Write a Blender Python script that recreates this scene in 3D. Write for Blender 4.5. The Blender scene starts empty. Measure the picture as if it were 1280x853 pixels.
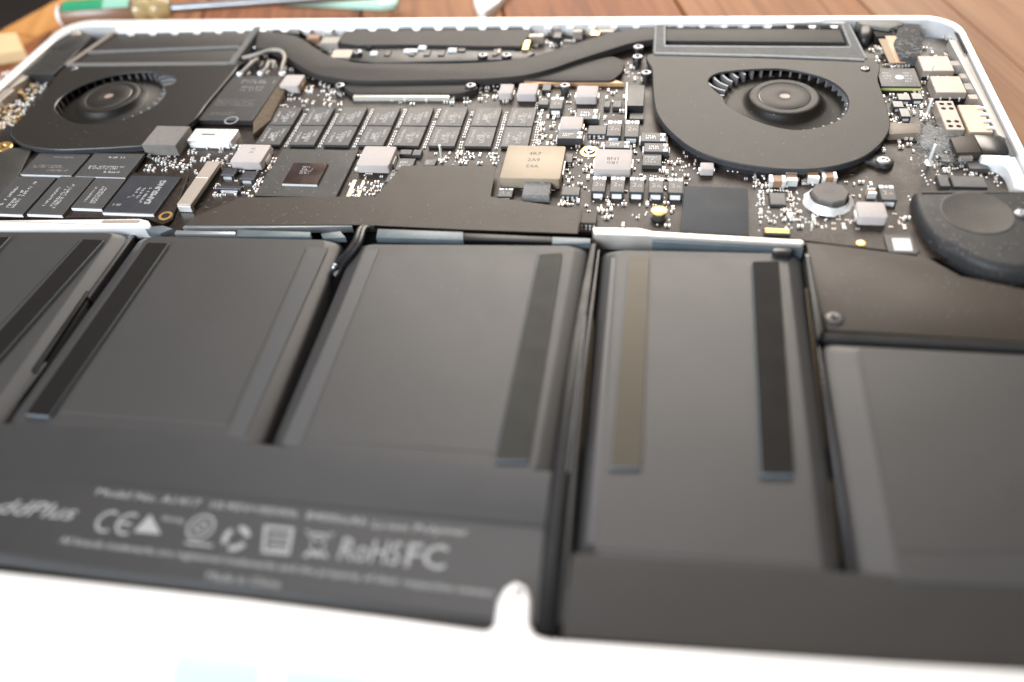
import bpy, bmesh, math, random
from mathutils import Vector, Matrix
random.seed(7)
C = bpy.context.scene.collection
S = 0.001                      # everything below is written in millimetres
RIM = 16.0                     # height of the case rim above the table
CAMH = 141.2                   # height of the camera above the rim

# ------------------------------------------------------------------ camera
FPX = 1000.0                   # focal length in photo pixels (photo 1280 x 853)
RX = Vector((0.98642493, 0.14699097, -0.07320873))
UP = Vector((-0.05702124, 0.7246792, 0.68672311))
FW = Vector((-0.15399494, 0.67322634, -0.72322324))
cam_d = bpy.data.cameras.new('camera')
cam = bpy.data.objects.new('camera', cam_d); C.objects.link(cam)
cam.matrix_world = Matrix(((RX.x, UP.x, -FW.x, 0), (RX.y, UP.y, -FW.y, 0),
                           (RX.z, UP.z, -FW.z, (RIM + CAMH) * S), (0, 0, 0, 1)))
cam_d.sensor_fit = 'HORIZONTAL'; cam_d.sensor_width = 22.3
cam_d.lens = 22.3 * FPX / 1280
cam_d.clip_start = 0.005; cam_d.clip_end = 50
cam_d.dof.use_dof = True
cam_d.dof.focus_distance = 0.254
cam_d.dof.aperture_fstop = 3.0
cam_d.dof.aperture_blades = 7
bpy.context.scene.camera = cam

# ------------------------------------------------------------------ light
sc = bpy.context.scene
w = bpy.data.worlds.new('World'); sc.world = w; w.use_nodes = True
bg = w.node_tree.nodes['Background']
bg.inputs[0].default_value = (1.0, 0.88, 0.76, 1); bg.inputs[1].default_value = 0.17
def area(name, loc, target, sx, sy, watt, col):
    l = bpy.data.lights.new(name, 'AREA'); l.shape = 'RECTANGLE'; l.size = sx; l.size_y = sy
    l.energy = watt; l.color = col
    o = bpy.data.objects.new(name, l); C.objects.link(o); o.location = loc
    o.rotation_euler = (Vector(target) - Vector(loc)).to_track_quat('-Z', 'Y').to_euler()
area('window_light', (0.0, 1.9, 1.08), (0, 0.2, 0), 1.7, 0.9, 54, (1.0, 0.905, 0.80))
area('ceiling_bounce_fill', (-0.42, 0.85, 1.7), (-0.1, 0.2, 0), 1.3, 0.8, 10.5, (0.97, 0.96, 1.0))  # added unseen fill, stands in for ceiling bounce to brighten the battery label
area('front_window_light', (-1.0, -1.25, 0.95), (-0.05, 0.2, 0), 1.2, 1.1, 62, (0.82, 0.91, 1.0))
sc.view_settings.view_transform = 'Standard'; sc.view_settings.look = 'None'
sc.view_settings.exposure = 0.12; sc.view_settings.gamma = 1
sc.view_settings.use_curve_mapping = False

# ------------------------------------------------------------------ helpers
def P(px, py, h):
    """point of the photo's pixel (px,py) on the level h mm above the rim -> (x,y) mm"""
    d = RX * ((px - 640) / FPX) + UP * (-(py - 426.5) / FPX) + FW
    t = (h - CAMH) / d.z
    return (d.x * t, d.y * t)
def PP(pts, h):
    q = [P(a, b, h) for a, b in pts]
    if h > -9: q = [(min(max(x, -246.4), 105.6), y) for x, y in q]      # nothing inside reaches through the case wall
    return q
def rect4(q, h):
    """axis-aligned rectangle (cx,cy,w,d) from pixel corners TL,TR,BR,BL on level h"""
    a, b, c, d = PP(q, h)
    x0, x1 = (a[0] + d[0]) / 2, (b[0] + c[0]) / 2
    y1, y0 = (a[1] + b[1]) / 2, (c[1] + d[1]) / 2
    return ((x0 + x1) / 2, (y0 + y1) / 2, x1 - x0, y1 - y0)
def smooth(pts, n=6, closed=True):
    out = []; N = len(pts)
    for i in range(N if closed else N - 1):
        if closed: p0, p1, p2, p3 = pts[i - 1], pts[i], pts[(i + 1) % N], pts[(i + 2) % N]
        else: p0, p1, p2, p3 = pts[max(i - 1, 0)], pts[i], pts[i + 1], pts[min(i + 2, N - 1)]
        for k in range(n):
            t = k / n
            out.append(tuple(0.5 * (2 * p1[j] + (p2[j] - p0[j]) * t + (2 * p0[j] - 5 * p1[j] + 4 * p2[j] - p3[j]) * t * t
                       + (3 * p1[j] - p0[j] - 3 * p2[j] + p3[j]) * t ** 3) for j in range(len(p1))))
    if not closed: out.append(tuple(pts[-1]))
    return out
def area2(p): return sum(p[i - 1][0] * p[i][1] - p[i][0] * p[i - 1][1] for i in range(len(p))) / 2
def ccw(p): return list(p) if area2(p) > 0 else list(p)[::-1]
def offset(p, d):
    """inset a ccw loop by d"""
    out = []; n = len(p)
    for i in range(n):
        a, b, c = Vector(p[i - 1][:2]), Vector(p[i][:2]), Vector(p[(i + 1) % n][:2])
        e1, e2 = (b - a), (c - b)
        if e1.length < 1e-6 or e2.length < 1e-6: out.append(tuple(b)); continue
        e1.normalize(); e2.normalize()
        n1, n2 = Vector((-e1.y, e1.x)), Vector((-e2.y, e2.x))
        m = n1 + n2
        k = d / max(0.35, (1 + n1.dot(n2)))
        out.append((b.x + m.x * k, b.y + m.y * k))
    return out
def rrect(x0, y0, x1, y1, r, n=6):
    pts = []
    for cx, cy, a in ((x1 - r, y1 - r, 0), (x0 + r, y1 - r, 90), (x0 + r, y0 + r, 180), (x1 - r, y0 + r, 270)):
        for k in range(n + 1):
            t = math.radians(a + 90 * k / n); pts.append((cx + r * math.cos(t), cy + r * math.sin(t)))
    return pts
def roundpoly(p, r, n=4):
    p = ccw(p); out = []; N = len(p)
    for i in range(N):
        a, b, c = Vector(p[i - 1]), Vector(p[i]), Vector(p[(i + 1) % N])
        rr = min(r, (a - b).length * .45, (c - b).length * .45)
        s, e = b + (a - b).normalized() * rr, b + (c - b).normalized() * rr
        for k in range(n + 1):
            t = k / n; q = s * (1 - t) ** 2 + b * 2 * t * (1 - t) + e * t * t
            out.append((q.x, q.y))
    return out

class MB:
    def __init__(s): s.bm = bmesh.new()
    def face(s, vs, mi):
        try: f = s.bm.faces.new(vs)
        except ValueError: return None
        f.material_index = mi; return f
    def prism(s, pts, h0, h1, mi=0, bev=0.0, seg=2, side_mi=None, bz=None):
        """loop extruded from h0 up to h1; its top edge rounded by bev"""
        pts = ccw(pts); n = len(pts)
        sm = mi if side_mi is None else side_mi
        rings = [(0, h0)]
        if bev > 0:
            for k in range(seg + 1):
                a = math.pi / 2 * k / seg
                rings.append((bev * (1 - math.cos(a)), h1 - (bz or bev) * (1 - math.sin(a))))
        else: rings.append((0, h1))
        vs = []
        for d, z in rings:
            q = offset(pts, d) if d > 1e-6 else pts
            vs.append([s.bm.verts.new((x, y, z)) for x, y in q])
        for a, b in zip(vs, vs[1:]):
            for i in range(n): s.face((a[i], a[(i + 1) % n], b[(i + 1) % n], b[i]), sm)
        s.face(vs[-1], mi); s.face(vs[0][::-1], sm)
    def box(s, cx, cy, w, d, h0, h1, mi=0, bev=0.0, rot=0.0, side_mi=None, rad=0.0):
        if rad > 0: q = rrect(-w / 2, -d / 2, w / 2, d / 2, rad, 3)
        else: q = [(-w / 2, -d / 2), (w / 2, -d / 2), (w / 2, d / 2), (-w / 2, d / 2)]
        c, sn = math.cos(rot), math.sin(rot)
        s.prism([(cx + x * c - y * sn, cy + x * sn + y * c) for x, y in q], h0, h1, mi, bev, 1 if bev < .3 else 2, side_mi)
    def plate(s, outer, holes, h0, h1, mi=0, cham=0.0, side_mi=None):
        """slab with holes; outer top edge chamfered"""
        sm = mi if side_mi is None else side_mi
        outer = ccw(outer); holes = [ccw(h)[::-1] for h in holes]
        def loops(z, c): return [[s.bm.verts.new((x, y, z)) for x, y in (offset(l, c) if c else l)] for l in [outer] + holes]
        low, mid, top = loops(h0, 0), loops(h1 - cham, 0), loops(h1, cham)
        for A, B in ((low, mid), (mid, top)):
            if A is mid and cham == 0: continue
            for a, b in zip(A, B):
                n = len(a)
                for i in range(n): s.face((a[i], a[(i + 1) % n], b[(i + 1) % n], b[i]), sm)
        if cham == 0:
            top = mid
        for L, up in ((top, True), (low, False)):
            es = []
            for l in L:
                for i in range(len(l)):
                    e = s.bm.edges.get((l[i], l[(i + 1) % len(l)])) or s.bm.edges.new((l[i], l[(i + 1) % len(l)]))
                    es.append(e)
            r = bmesh.ops.triangle_fill(s.bm, use_beauty=True, use_dissolve=False, edges=es)
            for f in r['geom']:
                if isinstance(f, bmesh.types.BMFace):
                    f.normal_update()
                    if (f.normal.z > 0) != up: f.normal_flip()
                    f.material_index = mi
    def lathe(s, cx, cy, prof, mi=0, n=32, mis=None, cap=True):
        """prof = [(r,h)...] listed from the outside bottom inwards to the top"""
        rings = []
        for r, z in prof:
            if r < 1e-6: rings.append([s.bm.verts.new((cx, cy, z))])
            else: rings.append([s.bm.verts.new((cx + r * math.cos(2 * math.pi * i / n), cy + r * math.sin(2 * math.pi * i / n), z)) for i in range(n)])
        for k, (a, b) in enumerate(zip(rings, rings[1:])):
            m = mis[k] if mis else mi
            for i in range(n):
                j = (i + 1) % n
                if len(a) == 1: s.face((a[0], b[j], b[i]), m)
                elif len(b) == 1: s.face((a[i], a[j], b[0]), m)
                else: s.face((a[i], a[j], b[j], b[i]), m)
        if cap and len(rings[0]) > 1: s.face(rings[0][::-1], mi)
    def tube(s, path, r, mi=0, n=8, flat=1.0):
        path = [Vector(p) for p in path]; rings = []
        for i, p in enumerate(path):
            t = (path[min(i + 1, len(path) - 1)] - path[max(i - 1, 0)]).normalized()
            u = t.cross(Vector((0, 0, 1)))
            if u.length < 1e-3: u = Vector((1, 0, 0))
            u.normalize(); v = u.cross(t)
            rr = r[i] if isinstance(r, (list, tuple)) else r
            rings.append([s.bm.verts.new(p + (u * math.cos(2 * math.pi * k / n) + v * flat * math.sin(2 * math.pi * k / n)) * rr) for k in range(n)])
        for a, b in zip(rings, rings[1:]):
            for k in range(n): s.face((a[k], a[(k + 1) % n], b[(k + 1) % n], b[k]), mi)
        s.face(rings[0][::-1], mi); s.face(rings[-1], mi)
    def quad(s, pts, h, mi):
        s.face([s.bm.verts.new((x, y, h)) for x, y in ccw(pts)], mi)
    def text(s, txt, size, x, y, h, mi, rot=0.0, xs=1.0, shear=0.0, align='CENTER', bold=0.0):
        c = bpy.data.curves.new('t', 'FONT'); c.body = txt; c.size = size; c.align_x = align; c.align_y = 'CENTER'
        c.shear = shear; c.offset = bold; c.resolution_u = 2
        o = bpy.data.objects.new('t', c); C.objects.link(o)
        me = bpy.data.meshes.new_from_object(o)
        bpy.data.objects.remove(o); bpy.data.curves.remove(c)
        k = len(s.bm.faces); nv = len(s.bm.verts)
        s.bm.from_mesh(me); s.bm.verts.ensure_lookup_table(); s.bm.faces.ensure_lookup_table()
        cs, sn = math.cos(rot), math.sin(rot)
        for v in s.bm.verts[nv:]:
            a, b = v.co.x * xs, v.co.y
            v.co = (x + a * cs - b * sn, y + a * sn + b * cs, h)
        for f in s.bm.faces[k:]: f.material_index = mi
        bpy.data.meshes.remove(me)
    def marks(s, cx, cy, w, d, h, mi, rows, rot=0.0, fill=.75, seed=1):
        """worn, unreadable print: rows of small glyph-like bars"""
        rg = random.Random(seed); cs, sn = math.cos(rot), math.sin(rot)
        for r in range(rows):
            rh = d / rows; y = d / 2 - rh * (r + .5); x = -w / 2; end = w / 2 * rg.uniform(.3, 1)
            while x < end:
                gw = rh * rg.uniform(.28, .5)
                if rg.random() < .86:
                    for (a0, a1, b0, b1) in rg.choice([[(0, .3, -.4, .4), (.3, 1, .2, .4)], [(0, 1, .2, .4), (.6, 1, -.4, .2)], [(.2, .5, -.4, .4)], [(0, 1, -.4, -.15), (0, .3, -.15, .4)], [(0, .35, -.4, .4), (.65, 1, -.4, .4)]]):
                        q = [(x + a0 * gw, y + b0 * rh * fill), (x + a1 * gw, y + b0 * rh * fill), (x + a1 * gw, y + b1 * rh * fill), (x + a0 * gw, y + b1 * rh * fill)]
                        s.quad([(cx + u * cs - v * sn, cy + u * sn + v * cs) for u, v in q], h, mi)
                x += gw * 1.35
    def mesh(s, name, mats, org=(0, 0, 0), ang=38):
        bmesh.ops.recalc_face_normals(s.bm, faces=[f for f in s.bm.faces if len(f.edges) and any(len(e.link_faces) > 1 for e in f.edges)])
        for v in s.bm.verts: v.co = Vector(((v.co.x - org[0]) * S, (v.co.y - org[1]) * S, (v.co.z - org[2]) * S))
        for f in s.bm.faces: f.smooth = True
        me = bpy.data.meshes.new(name); s.bm.to_mesh(me); s.bm.free()
        for m in mats: me.materials.append(m)
        me.set_sharp_from_angle(angle=math.radians(ang))
        return me
WL = {}
def place(name, me, org, parent=None, label=None, rot=0.0):
    o = bpy.data.objects.new(name, me); C.objects.link(o)
    wl = Vector((org[0] * S, org[1] * S, (org[2] + RIM) * S)); WL[o.name] = wl
    if parent: o.parent = parent; o.location = wl - WL[parent.name]
    else: o.location = wl
    if rot: o.rotation_euler = (0, 0, rot)
    if label: o['label'] = label
    return o
def build(mb, name, mats, parent=None, label=None, org=None, ang=38):
    if org is None:
        vs = mb.bm.verts
        xs = [v.co.x for v in vs]; ys = [v.co.y for v in vs]; zs = [v.co.z for v in vs]
        org = ((min(xs) + max(xs)) / 2, (min(ys) + max(ys)) / 2, min(zs))
    if not isinstance(mats, (list, tuple)): mats = [mats]
    return place(name, mb.mesh(name, mats, org, ang), org, parent, label)
def root(name, label, cat, org, rot=0.0):
    o = place(name, None, org, None, label); o['category'] = cat; o.rotation_euler = (0, 0, rot); return o

# ------------------------------------------------------------------ materials
def mat(name, col, rough=.5, metal=0.0, var=.12, scale=900, bump=.0, bscale=3000, spec=.5, dust=0.0, coat=0.0, rvar=.12, trans=0.0):
    m = bpy.data.materials.new(name); m.use_nodes = True
    N, L = m.node_tree.nodes, m.node_tree.links; b = N['Principled BSDF']
    tc = N.new('ShaderNodeTexCoord')
    no = N.new('ShaderNodeTexNoise'); no.inputs['Scale'].default_value = scale; no.inputs['Detail'].default_value = 5
    L.new(tc.outputs['Object'], no.inputs['Vector'])
    mx = N.new('ShaderNodeMix'); mx.data_type = 'RGBA'
    mx.inputs[6].default_value = tuple(c * (1 - var) for c in col) + (1,)
    mx.inputs[7].default_value = tuple(min(1, c * (1 + var)) for c in col) + (1,)
    L.new(no.outputs['Fac'], mx.inputs[0]); out = mx.outputs[2]
    if dust > 0:
        dn = N.new('ShaderNodeTexNoise'); dn.inputs['Scale'].default_value = 1500; dn.inputs['Detail'].default_value = 8; dn.inputs['Roughness'].default_value = .75
        L.new(tc.outputs['Object'], dn.inputs['Vector'])
        cr = N.new('ShaderNodeMapRange'); cr.inputs[1].default_value = .52; cr.inputs[2].default_value = .8; cr.inputs[3].default_value = 0; cr.inputs[4].default_value = dust
        L.new(dn.outputs['Fac'], cr.inputs[0])
        m2 = N.new('ShaderNodeMix'); m2.data_type = 'RGBA'; m2.inputs[7].default_value = (.34, .32, .30, 1)
        L.new(out, m2.inputs[6]); L.new(cr.outputs[0], m2.inputs[0]); out = m2.outputs[2]
    L.new(out, b.inputs['Base Color'])
    rr = N.new('ShaderNodeMapRange'); rr.inputs[3].default_value = max(.03, rough - rvar); rr.inputs[4].default_value = min(1, rough + rvar)
    n3 = N.new('ShaderNodeTexNoise'); n3.inputs['Scale'].default_value = 140; n3.inputs['Detail'].default_value = 6
    L.new(tc.outputs['Object'], n3.inputs['Vector']); L.new(n3.outputs['Fac'], rr.inputs[0]); L.new(rr.outputs[0], b.inputs['Roughness'])
    b.inputs['Metallic'].default_value = metal; b.inputs['Specular IOR Level'].default_value = spec
    b.inputs['Coat Weight'].default_value = coat; b.inputs['Coat Roughness'].default_value = .2
    b.inputs['Transmission Weight'].default_value = trans
    if bump > 0:
        bn = N.new('ShaderNodeTexNoise'); bn.inputs['Scale'].default_value = bscale; bn.inputs['Detail'].default_value = 3
        L.new(tc.outputs['Object'], bn.inputs['Vector'])
        bu = N.new('ShaderNodeBump'); bu.inputs['Strength'].default_value = bump; bu.inputs['Distance'].default_value = .0002
        L.new(bn.outputs['Fac'], bu.inputs['Height']); L.new(bu.outputs[0], b.inputs['Normal'])
    return m
def mat_pcb():
    m = mat('solder_mask', (.018, .011, .008), .40, 0, .3, 500, .12, 1200, .24, .05)
    N, L = m.node_tree.nodes, m.node_tree.links; b = N['Principled BSDF']
    tc = N['Texture Coordinate']; src = b.inputs['Base Color'].links[0].from_socket
    # faint copper traces under the mask: thin lines of a brick pattern broken by noise
    wv = N.new('ShaderNodeTexVoronoi'); wv.feature = 'DISTANCE_TO_EDGE'; wv.distance = 'MANHATTAN' if hasattr(wv, 'distance') else wv.distance
    wv.inputs['Scale'].default_value = 330; L.new(tc.outputs['Object'], wv.inputs['Vector'])
    lt = N.new('ShaderNodeMath'); lt.operation = 'LESS_THAN'; lt.inputs[1].default_value = .05; L.new(wv.outputs['Distance'], lt.inputs[0])
    vo = N.new('ShaderNodeTexVoronoi'); vo.inputs['Scale'].default_value = 620; vo.inputs['Randomness'].default_value = .9
    L.new(tc.outputs['Object'], vo.inputs['Vector'])
    l2 = N.new('ShaderNodeMath'); l2.operation = 'LESS_THAN'; l2.inputs[1].default_value = .11; L.new(vo.outputs['Distance'], l2.inputs[0])
    ma = N.new('ShaderNodeMath'); ma.operation = 'MULTIPLY'; ma.inputs[1].default_value = .25; L.new(lt.outputs[0], ma.inputs[0])
    mb_ = N.new('ShaderNodeMath'); mb_.operation = 'MULTIPLY_ADD'; mb_.inputs[1].default_value = .55; L.new(l2.outputs[0], mb_.inputs[0]); L.new(ma.outputs[0], mb_.inputs[2])
    mx = N.new('ShaderNodeMix'); mx.data_type = 'RGBA'; mx.inputs[7].default_value = (.085, .055, .035, 1)
    L.new(src, mx.inputs[6]); L.new(mb_.outputs[0], mx.inputs[0]); L.new(mx.outputs[2], b.inputs['Base Color'])
    return m
def mat_wood(name, c0, c1, c2):
    m = bpy.data.materials.new(name); m.use_nodes = True
    N, L = m.node_tree.nodes, m.node_tree.links; b = N['Principled BSDF']
    tc = N.new('ShaderNodeTexCoord'); mp = N.new('ShaderNodeMapping'); mp.inputs['Scale'].default_value = (90, 4, 30)
    L.new(tc.outputs['Object'], mp.inputs['Vector'])
    no = N.new('ShaderNodeTexNoise'); no.inputs['Scale'].default_value = 1.6; no.inputs['Detail'].default_value = 9; no.inputs['Distortion'].default_value = 1.2
    L.new(mp.outputs[0], no.inputs['Vector'])
    cr = N.new('ShaderNodeValToRGB'); e = cr.color_ramp.elements
    e[0].position = .28; e[0].color = c0 + (1,); e[1].position = .75; e[1].color = c2 + (1,)
    k = e.new(.5); k.color = c1 + (1,)
    L.new(no.outputs['Fac'], cr.inputs[0]); L.new(cr.outputs[0], b.inputs['Base Color'])
    b.inputs['Roughness'].default_value = .62; b.inputs['Specular IOR Level'].default_value = .25; b.inputs['Coat Weight'].default_value = .0; b.inputs['Coat Roughness'].default_value = .3
    bu = N.new('ShaderNodeBump'); bu.inputs['Strength'].default_value = .15; bu.inputs['Distance'].default_value = .0005
    L.new(no.outputs['Fac'], bu.inputs['Height']); L.new(bu.outputs[0], b.inputs['Normal'])
    return m

ALU = mat('aluminium', (.88, .87, .86), .42, .45, .02, 600, .05, 4000)
PCB = mat_pcb()
LIP = mat('cover_lit_lip', (.045, .045, .048), .3, 0, .1, 300, .05, 4000, .6)  # sides lighter than the cover top: bluish front light put into the colour
BLACK = mat('black_plastic', (.020, .019, .018), .42, 0, .2, 400, .12, 4000, .5, .10)
COVER = mat('fan_cover_black', (.013, .0105, .008), .45, 0, .12, 300, .18, 6000, .27, .05, 0, .02)
GLOSSB = mat('gloss_black', (.016, .016, .018), .25, 0, .2, 400, 0, 3000, .6, .03)
DEEP = mat('recess_black', (.008, .008, .009), .7, 0, .2, 400, 0, 3000, .3)
SHEET = mat('insulator_film', (.038, .029, .021), .47, 0, .12, 300, .2, 4000, .3, .06, 0, .03)
CELL = mat('cell_pouch', (.034, .0330, .033), .46, 0, .06, 200, .05, 6000, .5, .03, 0, .05)
FILM = mat('cell_film', (.035, .0338, .0335), .44, 0, .06, 200, .05, 6000, .5, .03, 0, .05)
ETAPE = mat('edge_tape', (.046, .047, .050), .42, 0, .05, 200, .04, 6000, .5, .02, 0, .04)
SIDE = mat('strip_lit_side', (.12, .14, .155), .5, 0, .2, 800, .2, 4000)  # pale blue window light put into the colour of the strip sides
def wrinkle(m, scale, dist):
    N, L = m.node_tree.nodes, m.node_tree.links; b = N['Principled BSDF']
    n = N.new('ShaderNodeTexNoise'); n.inputs['Scale'].default_value = scale; n.inputs['Detail'].default_value = 1; n.inputs['Distortion'].default_value = .2
    L.new(N['Texture Coordinate'].outputs['Object'], n.inputs['Vector'])
    bu = N.new('ShaderNodeBump'); bu.inputs['Strength'].default_value = 1; bu.inputs['Distance'].default_value = dist
    L.new(n.outputs['Fac'], bu.inputs['Height'])
    if b.inputs['Normal'].links: L.new(b.inputs['Normal'].links[0].from_node.outputs[0], bu.inputs['Normal'])
    L.new(bu.outputs[0], b.inputs['Normal'])
OLIVE = mat('strip_olive', (.036, .028, .014), .36, .2, .1, 300, .05, 6000, .4)
LABEL2 = mat('label_film_dark', (.021, .0195, .0185), .5, 0, .06, 200, .04, 6000, .4, .02, 0, .05)
LABEL = mat('label_film', (.030, .0295, .0295), .40, 0, .06, 200, .04, 6000, .5, .02, 0, .05)
WALLB = mat('wall_black', (.006, .006, .007), .32, 0, .2, 400, 0, 3000, .22)
FOAM = mat('strip_black', (.009, .008, .0075), .6, 0, .1, 600, .2, 6000, .12)
TAPE = mat('strip_grey_green', (.015, .0155, .0125), .52, 0, .1, 600, .1, 6000, .25)
CHIP = mat('chip_black', (.048, .048, .049), .45, 0, .12, 700, .15, 8000, .5, .06)
CHIPB = mat('chip_blue_black', (.035, .037, .045), .30, 0, .12, 400, .08, 8000, .6, .05)
for m_, sc2, ds in ((CELL, 26, .00035), (FILM, 26, .00035), (LABEL, 24, .0003), (LABEL2, 24, .0004), (SHEET, 45, .00025)): wrinkle(m_, sc2, ds)
PRINT = mat('chip_print', (.46, .45, .45), .6, 0, .1)
PRINTW = mat('label_print', (.30, .305, .305), .6, 0, .05)
DARKPRINT = mat('dark_print', (.085, .07, .062), .6, 0, .1)
FERR = mat('ferrite_grey', (.48, .43, .41), .62, 0, .07, 900, .2, 5000, .4)
FERRW = mat('ferrite_tan', (.34, .275, .20), .5, .2, .06, 300, .15, 6000, .5)
TIN = mat('solder_tin', (.95, .93, .90), .32, .5, .08, 1200, .25, 3000)
STEEL = mat('screw_steel', (.25, .255, .27), .36, 1.0, .06, 900, .05, 4000)
CAN = mat('shield_can', (.40, .345, .30), .5, .5, .06, 500, .1, 3000)
GOLD = mat('gold_contact', (.80, .52, .20), .33, .9, .1, 1200)
DGOLD = mat('dull_gold', (.06, .042, .02), .5, .6, .2, 400)
TAN = mat('capacitor_tan', (.30, .17, .10), .5, 0, .15, 1500, .1)
SMDG = mat('capacitor_grey', (.22, .19, .16), .5, 0, .2, 1500, .1)
CREAM = mat('terminal_lit_edge_white', (.86, .86, .87), .45, 0, .05, 900, .1)
GASK = mat('gasket_grey', (.13, .132, .13), .7, 0, .25, 700, .4, 2500, .3, .5)
DUST = mat('dust_grey', (.24, .23, .22), .95, 0, .3, 900, .8, 1800, .1, .6)
DUSTW = mat('dust_white', (.55, .54, .52), .9, 0, .1)
FOILB = mat('foil_tape', (.12, .145, .16), .45, .35, .25, 300, .3, 1500)
PIPE = mat('heat_pipe_black', (.032, .0275, .025), .55, .0, .1, 300, .2, 6000, .28, .10, 0, .03)
EDGE = mat('foil_and_highlight', (.5, .52, .54), .35, .8, .1)  # foil bits, and the highlight drawn along the heat pipe
DIE = mat('die_mirror', (.10, .07, .065), .13, .7, .05, 200)
SUBST = mat('package_substrate', (.016, .015, .0145), .5, 0, .15, 700, .2, 5000, .5, .2)
RUBB = mat('speaker_rubber', (.026, .025, .025), .58, 0, .15, 400, .25, 4000, .4, .16)
BEIGE = mat('cable_beige', (.36, .32, .28), .5, 0, .08)
FLEX = mat('flex_copper', (.55, .33, .18), .4, .3, .1)
GREENP = mat('board_edge_green', (.55, .55, .20), .5, 0, .1)
WHITEP = mat('white_sticker', (.78, .78, .80), .6, 0, .04)
PAPER = mat('white_paper', (.82, .82, .82), .8, 0, .02, 200)
CYAN = mat('pale_blue_print', (.64, .76, .80), .8, 0, .03, 200)
GREEN = mat('green_plastic', (.03, .30, .14), .3, 0, .1, 200)
CLEAR = mat('clear_amber_plastic', (.55, .42, .20), .15, 0, .1, 200, trans=.35)
AMBERB = mat('brown_sleeve', (.22, .12, .07), .3, 0, .1, 200)
MINT = mat('mint_plastic', (.42, .68, .58), .5, 0, .05, 200)
WHITEPL = mat('white_plastic', (.82, .82, .80), .45, 0, .03, 200)
TANW = mat('raw_wood', (.62, .45, .24), .6, 0, .12, 120)
FLOORM = mat('dark_floor', (.035, .028, .026), .6, 0, .3, 8)

# ------------------------------------------------------------------ the floor and the table
TZ = -RIM
fm = MB(); fm.quad([(-3000, -3000), (3000, -3000), (3000, 3000), (-3000, 3000)], 0, 0)
fo = place('floor', fm.mesh('floor', [FLOORM]), (0, 0, TZ - 740)); fo['kind'] = 'structure'

dv = RX * ((480 - 640) / FPX) + UP * (-(-620 - 426.5) / FPX) + FW
ang = math.atan2(dv.y, dv.x) - math.pi / 2          # planks run along local Y
to = Vector(P(1082, 8, TZ))
ca, sa = math.cos(-ang), math.sin(-ang)
def loc(p): x, y = p[0] - to.x, p[1] - to.y; return (x * ca - y * sa, x * sa + y * ca)
table = root('wooden_table', 'varnished wooden plank table that the opened laptop lies on', 'table', (to.x, to.y, TZ - 740), ang)
e0, e1 = loc(P(0, 38, TZ)), loc(P(70, 0, TZ))
def clip(poly, a, b):
    """keep the part to the right of a->b"""
    def sd(p): return (b[0] - a[0]) * (p[1] - a[1]) - (b[1] - a[1]) * (p[0] - a[0])
    out = []
    for i in range(len(poly)):
        p, q = poly[i - 1], poly[i]; sp, sq = sd(p), sd(q)
        if (sp < 0) != (sq < 0):
            t = sp / (sp - sq); out.append((p[0] + (q[0] - p[0]) * t, p[1] + (q[1] - p[1]) * t))
        if sq < 0: out.append(q)
    return out
ed = Vector((e1[0] - e0[0], e1[1] - e0[1])).normalized(); en = Vector((ed.y, -ed.x))
def sh(p, k): return (p[0] + en.x * k, p[1] + en.y * k)
woods = [mat_wood('wood_brown', (.16, .058, .020), (.29, .118, .045), (.36, .165, .07)),
         mat_wood('wood_red', (.13, .040, .014), (.24, .080, .028), (.32, .12, .048)),
         mat_wood('wood_lit_tan', (.23, .115, .062), (.31, .165, .09), (.37, .205, .115)),  # paler tan carries the light reflected off the right planks
         mat_wood('wood_orange', (.36, .15, .035), (.46, .21, .055), (.54, .27, .09))]
def plank(poly, k):
    if len(poly) < 3: return
    c = (sum(p[0] for p in poly) / len(poly), sum(p[1] for p in poly) / len(poly))
    m = MB(); m.prism([(x - c[0], y - c[1]) for x, y in poly], -26, 0, 0, .8, 1)
    o = place('plank', m.mesh('plank', [woods[k]]), (0, 0, 0), table); o.location = (c[0] * S, c[1] * S, .74)
u1 = loc(P(1260, 70, TZ))[0]
us = [-520, -440, -362, -290, -214, -150, -74, 0, u1, 110, 175, 250, 340, 420]
us = sorted(us)
kinds = [1, 1, 0, 1, 0, 1, 0, 2, 2, 2, 2, 2, 2]
for i, (a, b) in enumerate(zip(us, us[1:])):
    g = .5 if a <= 0 else .2
    poly = [(a + g, -700), (b - .2, -700), (b - .2, 420), (a + g, 420)]
    plank(clip(poly, sh(e0, 26), sh(e1, 26)), kinds[i])
far = 700
plank([sh(e0, 0), sh(e0, 25.5), (e0[0] + en.x * 25.5 + ed.x * 320, e0[1] + en.y * 25.5 + ed.y * 320), (e0[0] + ed.x * 320, e0[1] + ed.y * 320)][::1], 3)
plank([sh(e0, 25.5), sh(e0, 0), (e0[0] - ed.x * 600, e0[1] - ed.y * 600), (e0[0] - ed.x * 600 + en.x * 25.5, e0[1] - ed.y * 600 + en.y * 25.5)], 3)
for x, y in ((-150, 250), (330, 250), (-30, -520), (330, -520)):
    m = MB(); m.box(0, 0, 60, 60, 0, 714, 0, 3)
    o = place('table_leg', m.mesh('table_leg', [woods[1]]), (0, 0, 0), table); o.location = (x * S, y * S, 0)

# ------------------------------------------------------------------ loose things on the table
# paper under the front edge
m = MB(); pq = PP([(-260, 700), (1500, 850), (1500, 1000), (-260, 1000)], TZ)
y0 = -40
m.prism([(-230, y0), (96, y0), (96, 90), (-230, 90)], TZ, TZ + .25, 0)
for q in ([(105, 766), (140, 770), (150, 776), (106, 771)], [(226, 785), (330, 802), (320, 870), (216, 860)], [(360, 818), (520, 842), (520, 880), (356, 866)]):
    m.prism(PP(q, TZ), TZ + .25, TZ + .28, 1)
o = build(m, 'paper_sheet', [PAPER, CYAN], None, 'white sheet of paper with pale blue print under the front edge of the laptop'); o['category'] = 'paper'

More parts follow.
